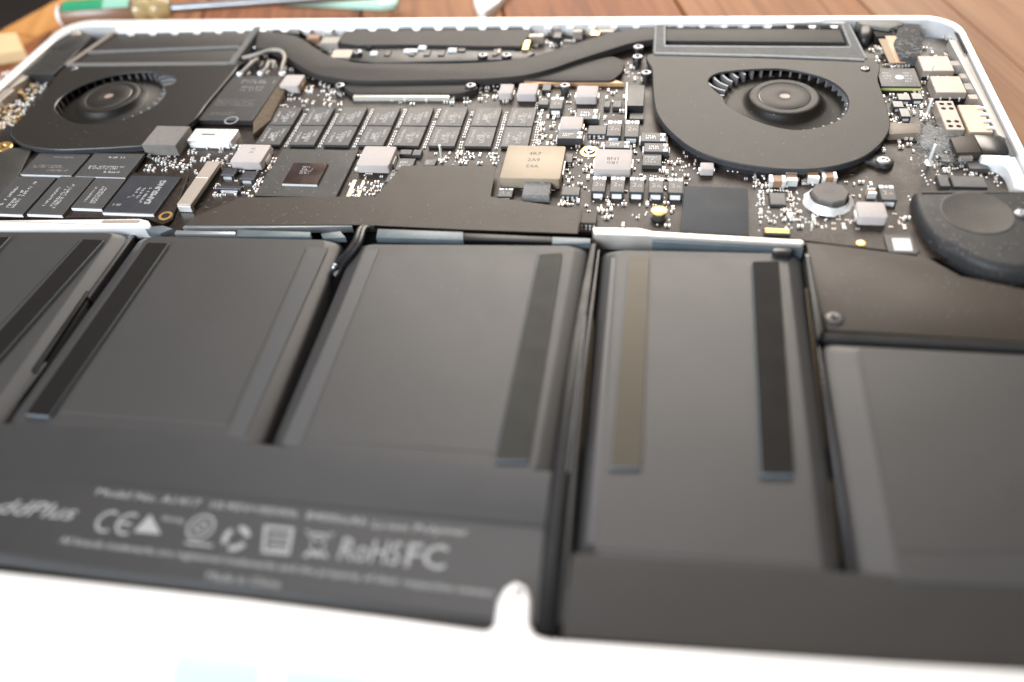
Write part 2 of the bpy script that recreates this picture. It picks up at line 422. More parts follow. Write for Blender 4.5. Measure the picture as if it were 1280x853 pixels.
# screwdriver
def axis_obj(name, prof, a, b, mats, parent, mis=None, n=20):
    """turned piece from a to b; prof = [(t along the axis in mm, radius)]"""
    A, B = Vector(a), Vector(b); d = (B - A).normalized()
    m = MB(); m.lathe(0, 0, [(max(r, 0), t) for t, r in prof], 0, n, mis)
    q = d.to_track_quat('Z', 'Y').to_matrix()
    for v in m.bm.verts: v.co = A + q @ v.co
    return build(m, name, mats, parent)
hz = TZ + 6.5
sa_, sb_ = P(82, 20, hz), P(172, 13, hz); sc_ = P(216, 9, hz); sd_ = P(500, -9, hz)
A = Vector((*sa_, hz)); D = (Vector((*sd_, hz)) - A).normalized(); L1 = (Vector((*sb_, hz)) - A).length; L2 = (Vector((*sc_, hz)) - A).length; L3 = (Vector((*sd_, hz)) - A).length
sd = root('screwdriver', 'screwdriver with green and brown handle and clear yellowish neck behind the laptop', 'screwdriver', (A.x, A.y, TZ))
axis_obj('handle', [(0, 4.8), (0, 5.6), (1, 6), (L1 - 1, 6), (L1, 5.4), (L1, 0)], A, A + D * 10, [AMBERB], sd)
axis_obj('end_cap', [(-2.5, 0), (-2.5, 4), (-1.5, 5), (-.05, 5)], A, A + D * 10, [WHITEPL], sd)
m = MB()
dx = Vector((D.y, -D.x, 0))
for k in range(2):
    t0, t1 = (2, L1 * .62) if k == 0 else (L1 * .62, L1 * .98)
    ring = []
    for t in (t0, t1):
        ring.append([m.bm.verts.new(A + D * t + (dx * math.cos(a) + Vector((0, 0, 1)) * math.sin(a)) * 6.35) for a in [math.radians(40 + 14 * i) for i in range(9)]])
    for i in range(8): m.face((ring[0][i], ring[0][i + 1], ring[1][i + 1], ring[1][i]), k)
build(m, 'handle_inlay', [GREEN, mat('light_green_print', (.30, .55, .42), .4)], sd)
axis_obj('neck', [(L1, 3), (L1, 5.2), (L1 + 3, 5.6), (L1 + 7, 4.2), (L1 + 10, 5.4), (L2 - 4, 4.8), (L2, 3.4), (L2, 0)], A, A + D * 10, [CLEAR], sd)
axis_obj('shaft', [(L2, 0), (L2, 2.0), (L3, 2.0), (L3 + 6, 1.2), (L3 + 6, 0)], A, A + D * 10, [STEEL], sd, n=12)

# pale green strip, white pry tool, wood block
def slab(name, px, h0, h1, mats, label, cat, bev=.6):
    m = MB(); m.prism(PP(px, h1), h0, h1, 0, bev, 2)
    o = build(m, name, mats, None, label); o['category'] = cat; return o
m = MB(); q = PP([(350, -8), (372, -26), (500, -18), (496, 5), (478, 8), (350, 2)], TZ + 2)
m.prism(roundpoly(q, 2), TZ, TZ + 2, 0, .5)
m.prism(PP([(470, -10), (489, -10), (487, 4), (474, 5)], TZ + 2.3), TZ + 2, TZ + 2.3, 1)
o = build(m, 'plastic_strip', [MINT, WHITEPL], None, 'pale mint green plastic strip lying behind the back edge of the laptop'); o['category'] = 'plastic strip'
slab('pry_tool', [(598, 15), (606, 15), (624, 2), (660, -40), (590, -46), (592, 0)], TZ, TZ + 3.5, [WHITEPL], 'white pointed plastic pry tool whose tip points at the back edge of the laptop', 'tool', 1)
slab('wood_block', [(-14, 42), (20, 40), (29, 62), (-8, 68)], TZ, TZ + 5, [TANW], 'small pale wooden block lying left of the laptop corner', 'block', .8)

# ------------------------------------------------------------------ the laptop
X0, X1, Y0, Y1 = -251.0, 108.6, 52.6, 306.5
laptop = root('laptop', 'opened silver laptop with its bottom cover off, showing batteries, logic board and two fans', 'laptop', ((X0 + X1) / 2, (Y0 + Y1) / 2, -RIM))
HB = -4.5                                          # top of the logic board
# display lid and case
m = MB(); m.prism(rrect(X0 + 1, Y0 + 1, X1 - 1, Y1 - 1, 12), -RIM, -10.6, 0, .8)
build(m, 'display_lid', [ALU], laptop)
outer = rrect(X0, Y0, X1, Y1, 13, 10)
fr_l = PP([(-330, 672), (0, 714), (300, 748), (500, 774), (608, 789)], 0)
tab = PP([(618, 782), (622, 752), (631, 735), (644, 727), (657, 733), (662, 748), (661, 780), (668, 794)], 0)
fr_r = PP([(684, 799), (900, 814), (1100, 827), (1290, 838)], 0)
bl, br = P(30, 60, 0), P(1215, 72, 0)
ix0, ix1 = X0 + 4.2, X1 - 2.2
inner = [p for p in fr_l if p[0] > ix0 + 9] + tab + fr_r + [(ix1 - 4, P(1290, 838, 0)[1]), (ix1, 72)]
back_in = [P(x, y, -.6)[1] for x, y in ((300, 38), (640, 34), (1000, 29))]
inner += [(ix1, 200), (ix1, 293), (ix1 - 1.2, 297.5), (ix1 - 4.5, 301.5), (ix1 - 9, 303)]
inner += [(62, 303), (60, 301.6), (40, 300.5), (-30, 300.5), (-90, 300.2), (-180, 300.2), (-205, 300.5)]
inner += [(ix0 + 10, 300.5), (ix0 + 3, 297), (ix0, 288), (ix0, 150), (ix0, 70), (ix0 + 6, 64.2)]
m = MB(); m.plate(outer, [inner], -10.4, 0, 0, .5)
m.prism(offset(ccw(outer), 1.2), -10.4, -9.2, 1)
case = build(m, 'case', [ALU, DEEP], laptop, 'silver aluminium case with bright rim')
m = MB(); c = P(648, 741, 0)
m.lathe(c[0], c[1], [(.85, .01), (.8, .03), (0, .03)], 0, 16)
build(m, 'tab_hole', [DEEP], case)
# bright back gutter with the vent teeth
m = MB()
def gy(x):
    for (xa, ya), (xb, yb) in zip(((100, 42), (190, 40.5), (320, 37.2), (640, 33.6), (840, 31.5)), ((190, 40.5), (320, 37.2), (640, 33.6), (840, 31.5), (1100, 32.5))):
        if x <= xb: return ya + (yb - ya) * (x - xa) / (xb - xa)
xs = [145, 190, 250, 320, 400, 500, 640, 740, 840, 950, 1056]
m.prism(PP([(x, gy(x) - 1) for x in xs] + [(x, gy(x) - 9) for x in xs[::-1]], -.9), -3, -.9, 0, .2)
x = 160
while x < 1050:
    y = gy(x); m.prism(PP([(x, y + 2.6), (x + 6, y + 2.6), (x + 10, y - 1.5), (x - 4, y - 1.5)], -1.0), -2.6, -1.0, 0, .1, 1); x += 27.5
build(m, 'vent_gutter', [ALU], case)
m = MB()
for x, y in ((1196, 40), (1218, 62), (1246, 118), (1262, 150)):
    pass
m.prism(PP([(1193, 40), (1199, 42), (1212, 66), (1206, 66)], .05), -.2, .06, 0)
build(m, 'port_slot', [DEEP], case)

# ---- battery: cells
def inset(q, ds):
    """polygon with each edge i (q[i]->q[i+1]) moved inwards by ds[i]"""
    L_ = []
    for i in range(len(q)):
        a, b = Vector(q[i]), Vector(q[(i + 1) % len(q)]); d = (b - a).normalized(); L_.append((a + Vector((-d.y, d.x)) * ds[i], d))
    out = []
    for i in range(len(q)):
        (p, d), (r, e) = L_[i - 1], L_[i]; k = d.x * e.y - d.y * e.x
        t = ((r.x - p.x) * e.y - (r.y - p.y) * e.x) / k if abs(k) > 1e-6 else 0
        x = p + d * t if abs(k) > 1e-6 else r; out.append((x.x, x.y))
    return out
def cell(px, name='battery_cell', h0=-8.8, h1=-1.0, bev=1, label=None):
    m = MB(); q = ccw(PP(px, h1))
    ends = [abs(q[(i + 1) % len(q)][0] - q[i][0]) > abs(q[(i + 1) % len(q)][1] - q[i][1]) for i in range(len(q))]
    prof = [(0, h0), (0, h1 - 2.6), (.25, h1 - 2.0), (.8, h1 - 1.55), (1.8 * bev, h1 - 1.0), (2.9 * bev, h1 - .52), (3.7 * bev, h1 - .16), (4.2 * bev, h1), (4.5 * bev, h1), (5.2 * bev, h1)]
    vs = [[m.bm.verts.new((x, y, z)) for x, y in roundpoly(inset(q, [d * (.3 if e else 1) for e in ends]), 2.5, 5)] for d, z in prof]; n = len(vs[0])
    for a, b in zip(vs, vs[1:]):
        for i in range(n): m.face((a[i], a[(i + 1) % n], b[(i + 1) % n], b[i]), 0)
    m.face(vs[-1], 0); m.face(vs[0][::-1], 0)
    return build(m, name, [CELL], laptop, label, ang=50)
def film(par, px, h=-.86, mt=None, name='cover_film', th=.14):
    m = MB(); m.prism(PP(px, h), h - th - .1, h, 0, .05, 1); return build(m, name, [mt or FILM], par)
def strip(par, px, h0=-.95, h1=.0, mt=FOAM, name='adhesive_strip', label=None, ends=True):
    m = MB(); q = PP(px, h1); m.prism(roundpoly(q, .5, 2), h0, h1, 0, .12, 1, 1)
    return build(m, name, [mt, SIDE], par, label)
c1 = cell([(-330, 300), (-90, 287), (161, 288), (-8, 536), (-420, 536)])
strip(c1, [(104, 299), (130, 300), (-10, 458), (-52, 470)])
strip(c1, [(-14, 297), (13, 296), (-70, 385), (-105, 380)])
film(c1, [(-70, 302), (99, 301), (-60, 470), (-220, 440)])
c2 = cell([(171, 292), (428, 297), (319, 567), (-10, 543)])
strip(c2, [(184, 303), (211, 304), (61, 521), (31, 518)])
film(c2, [(214, 308), (382, 311), (284, 532), (70, 515)])
c3 = cell([(441, 302), (737, 304), (691, 599), (329, 567)])
film(c3, [(478, 320), (672, 317), (620, 566), (380, 548)])
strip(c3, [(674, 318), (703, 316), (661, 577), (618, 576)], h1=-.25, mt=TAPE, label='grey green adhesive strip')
c4 = cell([(752, 309), (1003, 314), (1060, 738), (720, 712)], h1=-2.0)
film(c4, [(772, 322), (978, 324), (1022, 708), (742, 686)], h=-1.88)
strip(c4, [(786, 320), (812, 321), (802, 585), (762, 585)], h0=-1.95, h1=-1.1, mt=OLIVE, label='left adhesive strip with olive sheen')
s4 = strip(c4, [(940, 327), (974, 326), (994, 594), (951, 593)], h0=-1.95, h1=-.9, mt=FOAM, label='black adhesive strip with pale lit left edge')
film(c2, [(386, 309), (410, 310), (306, 545), (286, 543)], mt=ETAPE, name='edge_tape')
film(c3, [(458, 312), (474, 312), (376, 556), (352, 555)], mt=ETAPE, name='edge_tape')
film(c4, [(764, 322), (770, 322), (744, 680), (734, 680)], h=-1.88, mt=ETAPE, name='edge_tape')
c5 = cell([(1027, 424), (1330, 440), (1545, 762), (1076, 738)], h1=-1.6, bev=1.7)
film(c5, [(1076, 446), (1330, 460), (1500, 690), (1122, 690)], h=-1.5)

# label sheets draping over the front of the cells
def resample(p, n):
    L_ = [0.0]
    for a, b in zip(p, p[1:]): L_.append(L_[-1] + math.hypot(b[0] - a[0], b[1] - a[1]))
    out = []; k = 0
    for i in range(n):
        t = L_[-1] * i / (n - 1)
        while k < len(p) - 2 and L_[k + 1] < t: k += 1
        f = (t - L_[k]) / max(1e-9, L_[k + 1] - L_[k]); out.append((p[k][0] + (p[k + 1][0] - p[k][0]) * f, p[k][1] + (p[k + 1][1] - p[k][1]) * f))
    return out
def drape(name, rows, mt, parent=laptop, label=None, th=.35):
    """rows: list of (height, [pixels left..right])"""
    m = MB(); R_ = []
    for h, px in rows:
        pts = resample(smooth(PP(px, h), 6, False), 28); R_.append([(x, y, h) for x, y in pts])
    R2 = smooth([tuple(v for p in r for v in p) for r in R_], 5, False)
    top = [[m.bm.verts.new((r[3 * i], r[3 * i + 1], r[3 * i + 2])) for i in range(len(r) // 3)] for r in R2]
    bot = [[m.bm.verts.new((v.co.x, v.co.y, v.co.z - th)) for v in r] for r in top]
    for g, fl in ((top, 0), (bot, 1)):
        for a, b in zip(g, g[1:]):
            for i in range(len(a) - 1): m.face((a[i], b[i], b[i + 1], a[i + 1]), 0)
    for a, b in ((top[0], bot[0]), (top[-1], bot[-1])):
        for i in range(len(a) - 1): m.face((a[i], a[i + 1], b[i + 1], b[i]), 0)
    for k in range(len(top) - 1):
        for e in (0, -1): m.face((top[k][e], top[k + 1][e], bot[k + 1][e], bot[k][e]), 0)
    return build(m, name, mt, parent, label, ang=60)
lab = drape('battery_label', [(-.90, [(-380, 500), (-30, 527), (170, 538), (330, 556), (690, 590)]),
                              (-1.02, [(-390, 512), (-40, 538), (165, 550), (330, 568), (688, 602)]),
                              (-1.5, [(-420, 545), (-50, 562), (160, 574), (330, 594), (685, 630)]),
                              (-2.1, [(-440, 575), (-60, 588), (155, 602), (330, 622), (682, 656)]),
                              (-2.36, [(-450, 590), (-60, 606), (155, 618), (330, 638), (681, 672)]),
                              (-2.4, [(-500, 625), (-60, 675), (155, 704), (330, 724), (500, 748), (676, 770)]),
                              (-2.5, [(-510, 632), (-60, 684), (155, 712), (330, 734), (500, 757), (672, 778)]),
                              (-3.5, [(-520, 640), (-60, 699), (155, 728), (330, 749), (500, 772), (668, 794)])],
            [LABEL], laptop, 'dark battery label sheet with white printing', .12)
lab2 = drape('battery_label', [(-1.80, [(716, 692), (900, 704), (1075, 717), (1250, 728), (1560, 747)]),
                               (-1.80, [(714, 702), (900, 715), (1075, 728), (1250, 739), (1560, 758)]),
                               (-1.85, [(710, 730), (900, 744), (1075, 757), (1250, 768), (1580, 788)]),
                               (-1.9, [(707, 752), (900, 767), (1075, 780), (1250, 791), (1600, 812)]),
                               (-2.0, [(703, 797), (900, 812), (1075, 825), (1250, 836), (1600, 860)])],
             [LABEL2], laptop, 'plain dark sheet over the right battery cells', .12)
# printing on the label
HL = -2.3
def ptext(m, txt, a, b, hgt, mi=0, bold=0.0, shear=0.0):
    A, B = Vector(P(*a, HL)), Vector(P(*b, HL))
    r = math.atan2(B.y - A.y, B.x - A.x); L_ = (B - A).length
    c = bpy.data.curves.new('t', 'FONT'); c.body = txt; c.size = 1
    o = bpy.data.objects.new('t', c); C.objects.link(o); bpy.context.view_layer.update(); wd = o.dimensions.x
    bpy.data.objects.remove(o); bpy.data.curves.remove(c)
    m.text(txt, hgt, (A.x + B.x) / 2, (A.y + B.y) / 2, HL, mi, r, L_ / (wd * hgt), shear, 'CENTER', bold)
m = MB()
ptext(m, 'Model No. A1417  10.95V=95Wh  8400mAh', (121, 615), (458, 653), 2.5, 0, .01)
ptext(m, 'Li-ion Polymer', (466, 656), (585, 666), 2.3, 0, .02)
ptext(m, 'All brands trademarks are registered trademarks and the property of their respective owners', (76, 675), (618, 742), 2.1, 0, .02)
ptext(m, 'Made in China', (258, 720), (350, 731), 2.2, 0, .02)
ptext(m, 'oddPlus', (-22, 631), (92, 642), 5.2, 0, .02, .3)
ptext(m, 'RoHS', (425, 687), (500, 694), 7.2, 0, .02)
ptext(m, 'FC', (508, 695), (557, 699), 7.4, 0, .06)
ptext(m, 'Warning', (202, 648), (230, 651), 1.6, 0, .02)
def ring(m, px, r0, r1, a0=0, a1=360, n=24):
    c = P(*px, HL)
    for i in range(n):
        t0, t1 = math.radians(a0 + (a1 - a0) * i / n), math.radians(a0 + (a1 - a0) * (i + 1) / n)
        m.quad([(c[0] + r * math.cos(t), c[1] + r * math.sin(t)) for r, t in ((r0, t0), (r1, t0), (r1, t1), (r0, t1))], HL, 0)
ring(m, (135, 652), 2.0, 2.6, 60, 300); ring(m, (160, 655), 2.0, 2.6, 60, 300)
c = P(160, 655, HL); m.quad([(c[0] - 2, c[1] - .3), (c[0] + .8, c[1] - .3), (c[0] + .8, c[1] + .3), (c[0] - 2, c[1] + .3)], HL, 0)
m.quad(PP([(188, 643), (201, 668), (167, 665)], HL), HL, 0)
ring(m, (251, 659), .9, 1.4); ring(m, (251, 659), 2.5, 3.0)
m.quad(PP([(232, 677), (266, 681), (265, 684), (231, 680)], HL), HL, 0)
for k in range(3): ring(m, (295, 673), 1.7, 2.9, 120 * k + 14, 120 * k + 96, 8)
q = [(330, 656), (368, 660), (362, 694), (327, 691)]
cc = (sum(p[0] for p in q) / 4, sum(p[1] for p in q) / 4)
for i in range(4):
    a, b = q[i], q[(i + 1) % 4]
    ia, ib = [(cc[0] + (p[0] - cc[0]) * .76, cc[1] + (p[1] - cc[1]) * .76) for p in (a, b)]
    m.quad(PP([a, b, ib, ia], HL), HL, 0)
for t in (.22, .5, .78):
    m.quad(PP([(336, 660 + 30 * t), (361, 663 + 30 * t), (361, 666 + 30 * t), (336, 663 + 30 * t)], HL), HL, 0)
for q in ([(381, 663), (386, 663), (411, 697), (405, 697)], [(413, 666), (418, 667), (383, 697), (378, 695)], [(384, 665), (416, 669), (415, 672), (384, 668)], [(389, 672), (408, 674), (402, 696), (390, 695)]):
    m.quad(PP(q, HL + .01 * (q[0][0] % 3)), HL, 0)
build(m, 'label_printing', [PRINTW], lab)

# gaps: black walls, wires, gold edges
def pstrip(name, px, h0, h1, mt, par=laptop, bev=.2, label=None, rnd=0):
    m = MB(); q = PP(px, h1); q = roundpoly(q, rnd, 3) if rnd else q
    m.prism(q, h0, h1, 0, bev, 2); return build(m, name, [mt] if not isinstance(mt, list) else mt, par, label)
pstrip('battery_frame', [(738, 303), (746, 303), (722, 480), (707, 640), (697, 792), (668, 796), (682, 640), (703, 480)], -8, -1.5, WALLB, bev=.8, label='glossy black wall beside the middle gap')
pstrip('gap_cable', [(747, 312), (750, 312), (730, 480), (716, 640), (705, 780), (698, 780), (709, 640), (724, 480)], -8, -2.2, BLACK, bev=.3)
pstrip('gold_edge_strip', [(741, 400), (742, 400), (733, 500), (727.5, 560), (726.3, 560), (731.6, 500)], -2.2, -1.3, DGOLD, bev=.1)
pstrip('foil_edge_strip', [(731, 395), (732.5, 395), (716, 540), (711, 590), (709, 590), (714, 540)], -2.2, -1.25, mat('dull_foil', (.16, .165, .17), .45, .3, .5, 300), bev=.1)
pstrip('battery_frame', [(1006, 316), (1014, 318), (1030, 420), (1026, 430), (1078, 742), (1064, 742)], -8, -2.4, GLOSSB, bev=.5)
pstrip('gold_edge_strip', [(1007, 360), (1008.5, 360), (1019, 440), (1034, 560), (1033, 560), (1017.2, 440)], -2.6, -1.9, DGOLD, bev=.1)
pstrip('gold_edge_strip', [(1038, 600), (1039.3, 600), (1050, 700), (1048.6, 700)], -2.6, -1.9, DGOLD, bev=.1)
pstrip('rubber_wall', [(1006, 318), (1014, 320), (1032, 412), (1022, 425)], -6, -.9, BLACK, bev=.8)
pstrip('rubber_wall', [(1020, 414), (1330, 430), (1330, 442), (1024, 425)], -8, -2.6, DEEP, bev=.5)
pstrip('battery_frame', [(163, 286), (172, 289), (10, 522), (-4, 524)], -8, -3.4, GLOSSB, bev=.5)
pstrip('seam_tape', [(160, 296), (166, 297), (112, 372), (104, 371)], -7, -2.4, BLACK, bev=.6)
pstrip('seam_tape', [(106, 362), (113, 363), (44, 466), (34, 465)], -7, -2.0, WALLB, bev=.8)
pstrip('seam_tape', [(52, 452), (60, 452), (-2, 534), (-14, 533)], -7, -2.6, BLACK, bev=.6)
for k, off in enumerate(((0, 0), (5, 2))):
    pts = [(*P(462 + off[0], 287, -2), -1.6), (*P(452 + off[0], 291, -2), -.6), (*P(444 + off[0], 304 + off[1], -1), -.7), (*P(434 + off[0], 318 + off[1], -1.4), -1.2), (*P(423 + off[0], 330 + off[1], -2.4), -2.4), (*P(414 + off[0], 344, -4), -4.4)]
    m = MB(); m.tube(smooth(pts, 5, False), .95, 0, 8); build(m, 'battery_wire', [GLOSSB], laptop)
m = MB(); m.lathe(*P(418, 333, -1.5), [(.0, -2.6), (.9, -2.2), (1, -1.5), (.6, -.9), (0, -.8)], 0, 12, cap=False); build(m, 'wire_tip', [STEEL], laptop)
# foil bits along the top of the pack
pstrip('foil_strip', [(472, 286), (579, 290), (579, 300), (470, 297)], -3, -1.1, FOILB, bev=.2)
pstrip('flat_cable', [(579, 291), (690, 296), (690, 303), (579, 300)], -3, -1.4, WALLB, bev=.3)
pstrip('foil_strip', [(690, 296), (738, 298), (738, 304), (690, 305)], -3, -1.1, FOILB, bev=.2)
pstrip('foil_strip', [(297, 287), (388, 290), (388, 296), (295, 295)], -3, -1.2, FOILB, bev=.2)
pstrip('foil_strip', [(220, 288), (294, 290), (294, 293), (218, 292)], -3, -1.2, EDGE, bev=.1)
pstrip('foil_strip', [(180, 284), (204, 282), (216, 286), (200, 292), (184, 290)], -3, -1.2, FOILB, bev=.1)
pstrip('foil_strip', [(401, 292), (425, 289), (432, 297), (404, 298)], -3, -1.3, FOILB, bev=.1)

# aluminium cross bars between board and battery
m = MB(); m.prism(roundpoly(PP([(-260, 266), (0, 275), (175, 273), (186, 276), (188, 284), (0, 286), (-260, 278)], -.6), .8), -6, -.6, 0, .5)
m.prism(roundpoly(PP([(128, 275.5), (176, 275.2), (174, 279), (126, 279.5)], -.57), .8), -.7, -.57, 1)
build(m, 'cross_bar', [ALU, CAN], laptop, 'left aluminium cross bar')
m = MB(); m.prism(roundpoly(PP([(740, 284), (800, 285), (815, 289), (1005, 300), (1005, 306), (812, 295), (742, 292.5)], -.6), .7), -6, -.6, 0, .4)
m.prism(roundpoly(PP([(748, 286.2), (806, 287.5), (806, 291), (747, 290.5)], -.57), .8), -.7, -.57, 1)
build(m, 'cross_bar', [mat('warm_aluminium', (.86, .80, .74), .42, .8, .04), CAN], laptop, 'right aluminium cross bar')
pstrip('cross_bar_front', [(815, 296.2), (1004, 306.5), (1004, 312), (816, 302)], -7, -1.5, FOILB, bev=.3)
pstrip('rubber_bump', [(966, 309), (992, 310), (990, 318), (966, 316)], -4, -.5, GLOSSB, bev=.6, rnd=1)

# ---- logic board
board = None
m = MB()
m.prism(PP([(100, 60), (330, 44), (640, 36), (1060, 34), (1200, 50), (1290, 170), (1330, 330), (1140, 322), (1005, 306), (745, 290), (230, 284), (215, 300), (-60, 290), (-160, 200), (0, 130)], HB), HB - 1, HB, 0, .05, 1)
board = build(m, 'logic_board', [PCB], laptop, 'dark brown logic board crowded with components')
m = MB(); m.prism(roundpoly(PP([(1040, 305), (1144, 317), (1152, 314), (1120, 262), (1090, 240), (1000, 300)], HB + .35), 1.5), HB, HB + .32, 0, .1, 1)
build(m, 'board_corner', [PCB], board)
occ = []
def note(r): occ.append((r[0], r[1], r[2] / 2, r[3] / 2))
shared = {}
def comp(name, q, top, mats, fn=None, bot=HB, bev=.15, rad=0, par=None, label=None, key=None):
    """rectangular component from the pixel corners of its top face"""
    if len(q) == 4 and not isinstance(q[0], tuple): x0, x1, y0, y1 = q; q = [(x0, y0), (x1, y0), (x1, y1), (x0, y1)]
    r = rect4(q, top); note(r)
    org = (r[0], r[1], bot)
    if key and key in shared: return place(name, shared[key], org, par or board, label), r
    m = MB(); m.box(0, 0, r[2], r[3], 0, top - bot, 0, bev, 0, None, rad)
    if fn: fn(m, r[2], r[3], top - bot)
    me = m.mesh(name, mats)
    if key: shared[key] = me
    return place(name, me, org, par or board, label), r

# RAM: two rows of eight
def ram_fn(m, w, d, h, sd=0):
    m.marks(-w * .30, 0, d * .72, w * .10, h + .02, 1, 1, math.pi / 2, 1.3, 3 + sd)
    m.marks(-w * .06, -d * .05, d * .25, w * .16, h + .02, 1, 1, math.pi / 2, 1.2, 5 + sd)
    m.marks(w * .10, 0, d * .68, w * .17, h + .02, 1, 2, math.pi / 2, 1.1, 8 + sd)
    m.marks(w * .30, d * .12, d * .42, w * .10, h + .02, 1, 1, math.pi / 2, 1.2, 11 + sd)
rt, rb = 134.5, 157.0
HR = -3.35
fx = [(334, 364), (373.5, 406), (415, 448), (459, 492), (501, 533.5), (545, 579), (589, 621), (633, 667)]
base = [P(a, rb, HR)[0] for a, b in fx]; wid = 8.9
x_first, x_last = base[0], base[-1]; pitch = (x_last - x_first) / 7
yA0 = P(500, 157, HR)[1]; yA1 = P(510, 134.5, HR)[1]; dA = yA1 - yA0
ram_xy = []
for row in range(2):
    for i in range(8):
        x = x_first + pitch * i + wid / 2
        y = yA0 + dA / 2 - row * (dA + .6) + (i - 3.5) * .22
        vk = 'ram%d' % random.randrange(4); me = shared.get(vk)
        if not me:
            m = MB(); m.box(0, 0, wid, dA, 0.25, HR - HB, 0, .1); m.box(0, 0, wid - .7, dA - .7, 0, .25, 0); ram_fn(m, wid, dA, HR - HB, 17 * int(vk[-1])); me = shared[vk] = m.mesh('memory_chip', [CHIP, mat('memory_print', (.55, .54, .54), .6, 0, .1)])
        place('memory_chip', me, (x, y, HB), board, None, random.uniform(-.012, .012)); occ.append((x, y, wid / 2, dA / 2)); ram_xy.append((x, y))

# small parts kept for a later loop
small = []                                        # (kind, x, y, rot)
for (x, y) in ram_xy:
    gx = x + wid / 2 + (pitch - wid) * .55
    for k in range(8):
        if random.random() < .92: small.append(('bright', gx + random.uniform(-.08, .08), y - dA * .46 + dA * .94 * k / 7, 0))

# big packages
def pkg_fn(m, w, d, h):
    m.marks(0, -d * .02, w * .2, d * .12, h + 1.02, 2, 3, 0, .8, 4)
o, r = comp('processor_package', [(350, 187), (447, 187), (422, 246), (320, 246)], HB + 1.1, [SUBST], None)
m = MB(); rd = rect4([(366, 204), (410, 204), (397, 230), (353, 230)], HB + 1.9); m.box(rd[0], rd[1], rd[2], rd[3], HB + 1.1, HB + 1.9, 0, .06)
m.marks(rd[0], rd[1] + rd[3] * .15, rd[2] * .35, rd[3] * .4, HB + 1.92, 1, 4, 0, .8, 4); m.box(rd[0], rd[1] - rd[3] / 2 - .12, rd[2], .2, HB + 1.1, HB + 1.7, 2, 0)
build(m, 'processor_die', [DIE, PRINT, TIN], board, 'mirror brown processor die')

def ind(q, top, mats=None, txt=None, label=None, bot=HB + .15, rad=.8, rot=0, tint=0, nm='inductor'):
    def fn(m, w, d, h):
        if txt:
            for i, t in enumerate(txt): m.text(t, w * (.13 if not rot else .2), 0, (d * .20 - d * .19 * i) * (1 if not rot else -1) + d * .04, h + .02, 1, rot, 1, 0)
        m.box(-w / 2 - .12, 0, .5, d * .4, -.15, h * .45, 2); m.box(w / 2 + .12, 0, .5, d * .4, -.15, h * .45, 2)
        m.box(0, 0, w * .96, d * .96, -.15, 0.01, 1)
    return comp(nm, q, top, mats or [FERR, DARKPRINT, TIN], fn, bot, .3, rad, None, label)
ind([(635, 182), (706, 182), (702, 224), (624, 223)], -.8, [FERRW, DARKPRINT, TIN], ['4R7', '2A9', 'E4A'], 'large tan inductor marked 4R7')
ind([(744, 186), (792, 187), (788, 212), (743, 212)], -1.6, None, ['1R0', '1N8'], 'grey inductor marked 1R0 upside down', rot=math.pi)
ind([(299, 181), (339, 180), (326, 204), (289, 202)], -1.5, None, ['R5', '24'], 'grey inductor left of the processor')
ind([(456, 182.5), (496, 183), (486, 208), (445, 206)], -1.5, None, None, 'pale grey inductor right of the processor')
ind([(648, 104), (674, 104), (670, 118), (647, 118)], -1.6, None, None)
ind([(626, 105), (643, 105), (640, 117), (623, 117)], -1.8, None, None)
ind([(721, 107), (749, 107), (746, 121), (720, 122)], -1.6, None, None)
ind([(701, 145), (729, 146), (728, 161), (699, 161)], -1.6, None, None)
ind([(1073, 252), (1105, 252.6), (1111, 272), (1071, 271)], -1.4, None, None, 'grey inductor near the speaker')
ind([(876, 203), (892, 203), (893, 212), (875, 212)], -2.2, None, None, rad=.4)
ind([(355, 94), (380, 93), (375, 107), (351, 108)], -1.5, [FERR, GOLD, GOLD], None, 'small inductor with gold terminal')

# tantalum capacitors: dark, white end print, bright terminal
def tant_fn(style):
    def fn(m, w, d, h):
        if style == 'v':                            # print reads towards the camera
            for sx in (-.33, .33): m.quad([(w * (sx - .15), d * .26), (w * (sx + .15), d * .26), (w * (sx + .15), d * .45), (w * (sx - .15), d * .45)], h + .02, 1)
            m.quad([(-w * .14, d * .33), (w * .14, d * .33), (w * .14, d * .39), (-w * .14, d * .39)], h + .02, 1)
            m.quad([(-w * .04, d * .27), (w * .04, d * .27), (w * .04, d * .45), (-w * .04, d * .45)], h + .021, 1)
            m.text('2', d * .34, -w * .16, -d * .05, h + .02, 2); m.text('n', d * .30, w * .2, -d * .07, h + .02, 2)
            m.box(0, -d / 2 - .06, w * .66, .5, -.05, h * .62, 3, .05); m.box(0, d / 2 + .06, w * .66, .5, -.05, h * .62, 3, .05)
        else:                                       # lying across
            for sy in (-.3, .3): m.quad([(w * .27, d * (sy - .13)), (w * .46, d * (sy - .13)), (w * .46, d * (sy + .13)), (w * .27, d * (sy + .13))], h + .02, 1)
            m.quad([(w * .34, -d * .2), (w * .39, -d * .2), (w * .39, d * .2), (w * .34, d * .2)], h + .021, 1)
            m.marks(-w * .1, 0, w * .4, d * .5, h + .02, 1, 2, 0, .8, 6)
            m.box(-w / 2 - .1, 0, .6, d * .66, -.05, h * .6, 3, .05); m.box(w / 2 + .1, 0, .6, d * .66, -.05, h * .6, 3, .05)
    return fn
TM = [CHIP, CREAM, mat('pinkish_print', (.5, .40, .38), .6), CREAM]
for (a, b) in ((740, 757.5), (763, 781), (787, 805.5), (811, 829.5), (835, 854)):
    comp('tantalum_capacitor', (a, b, 220 + (a - 740) * .02, 239.5 + (a - 740) * .02), HB + 2.3, TM, tant_fn('v'), HB + .05, key=None)
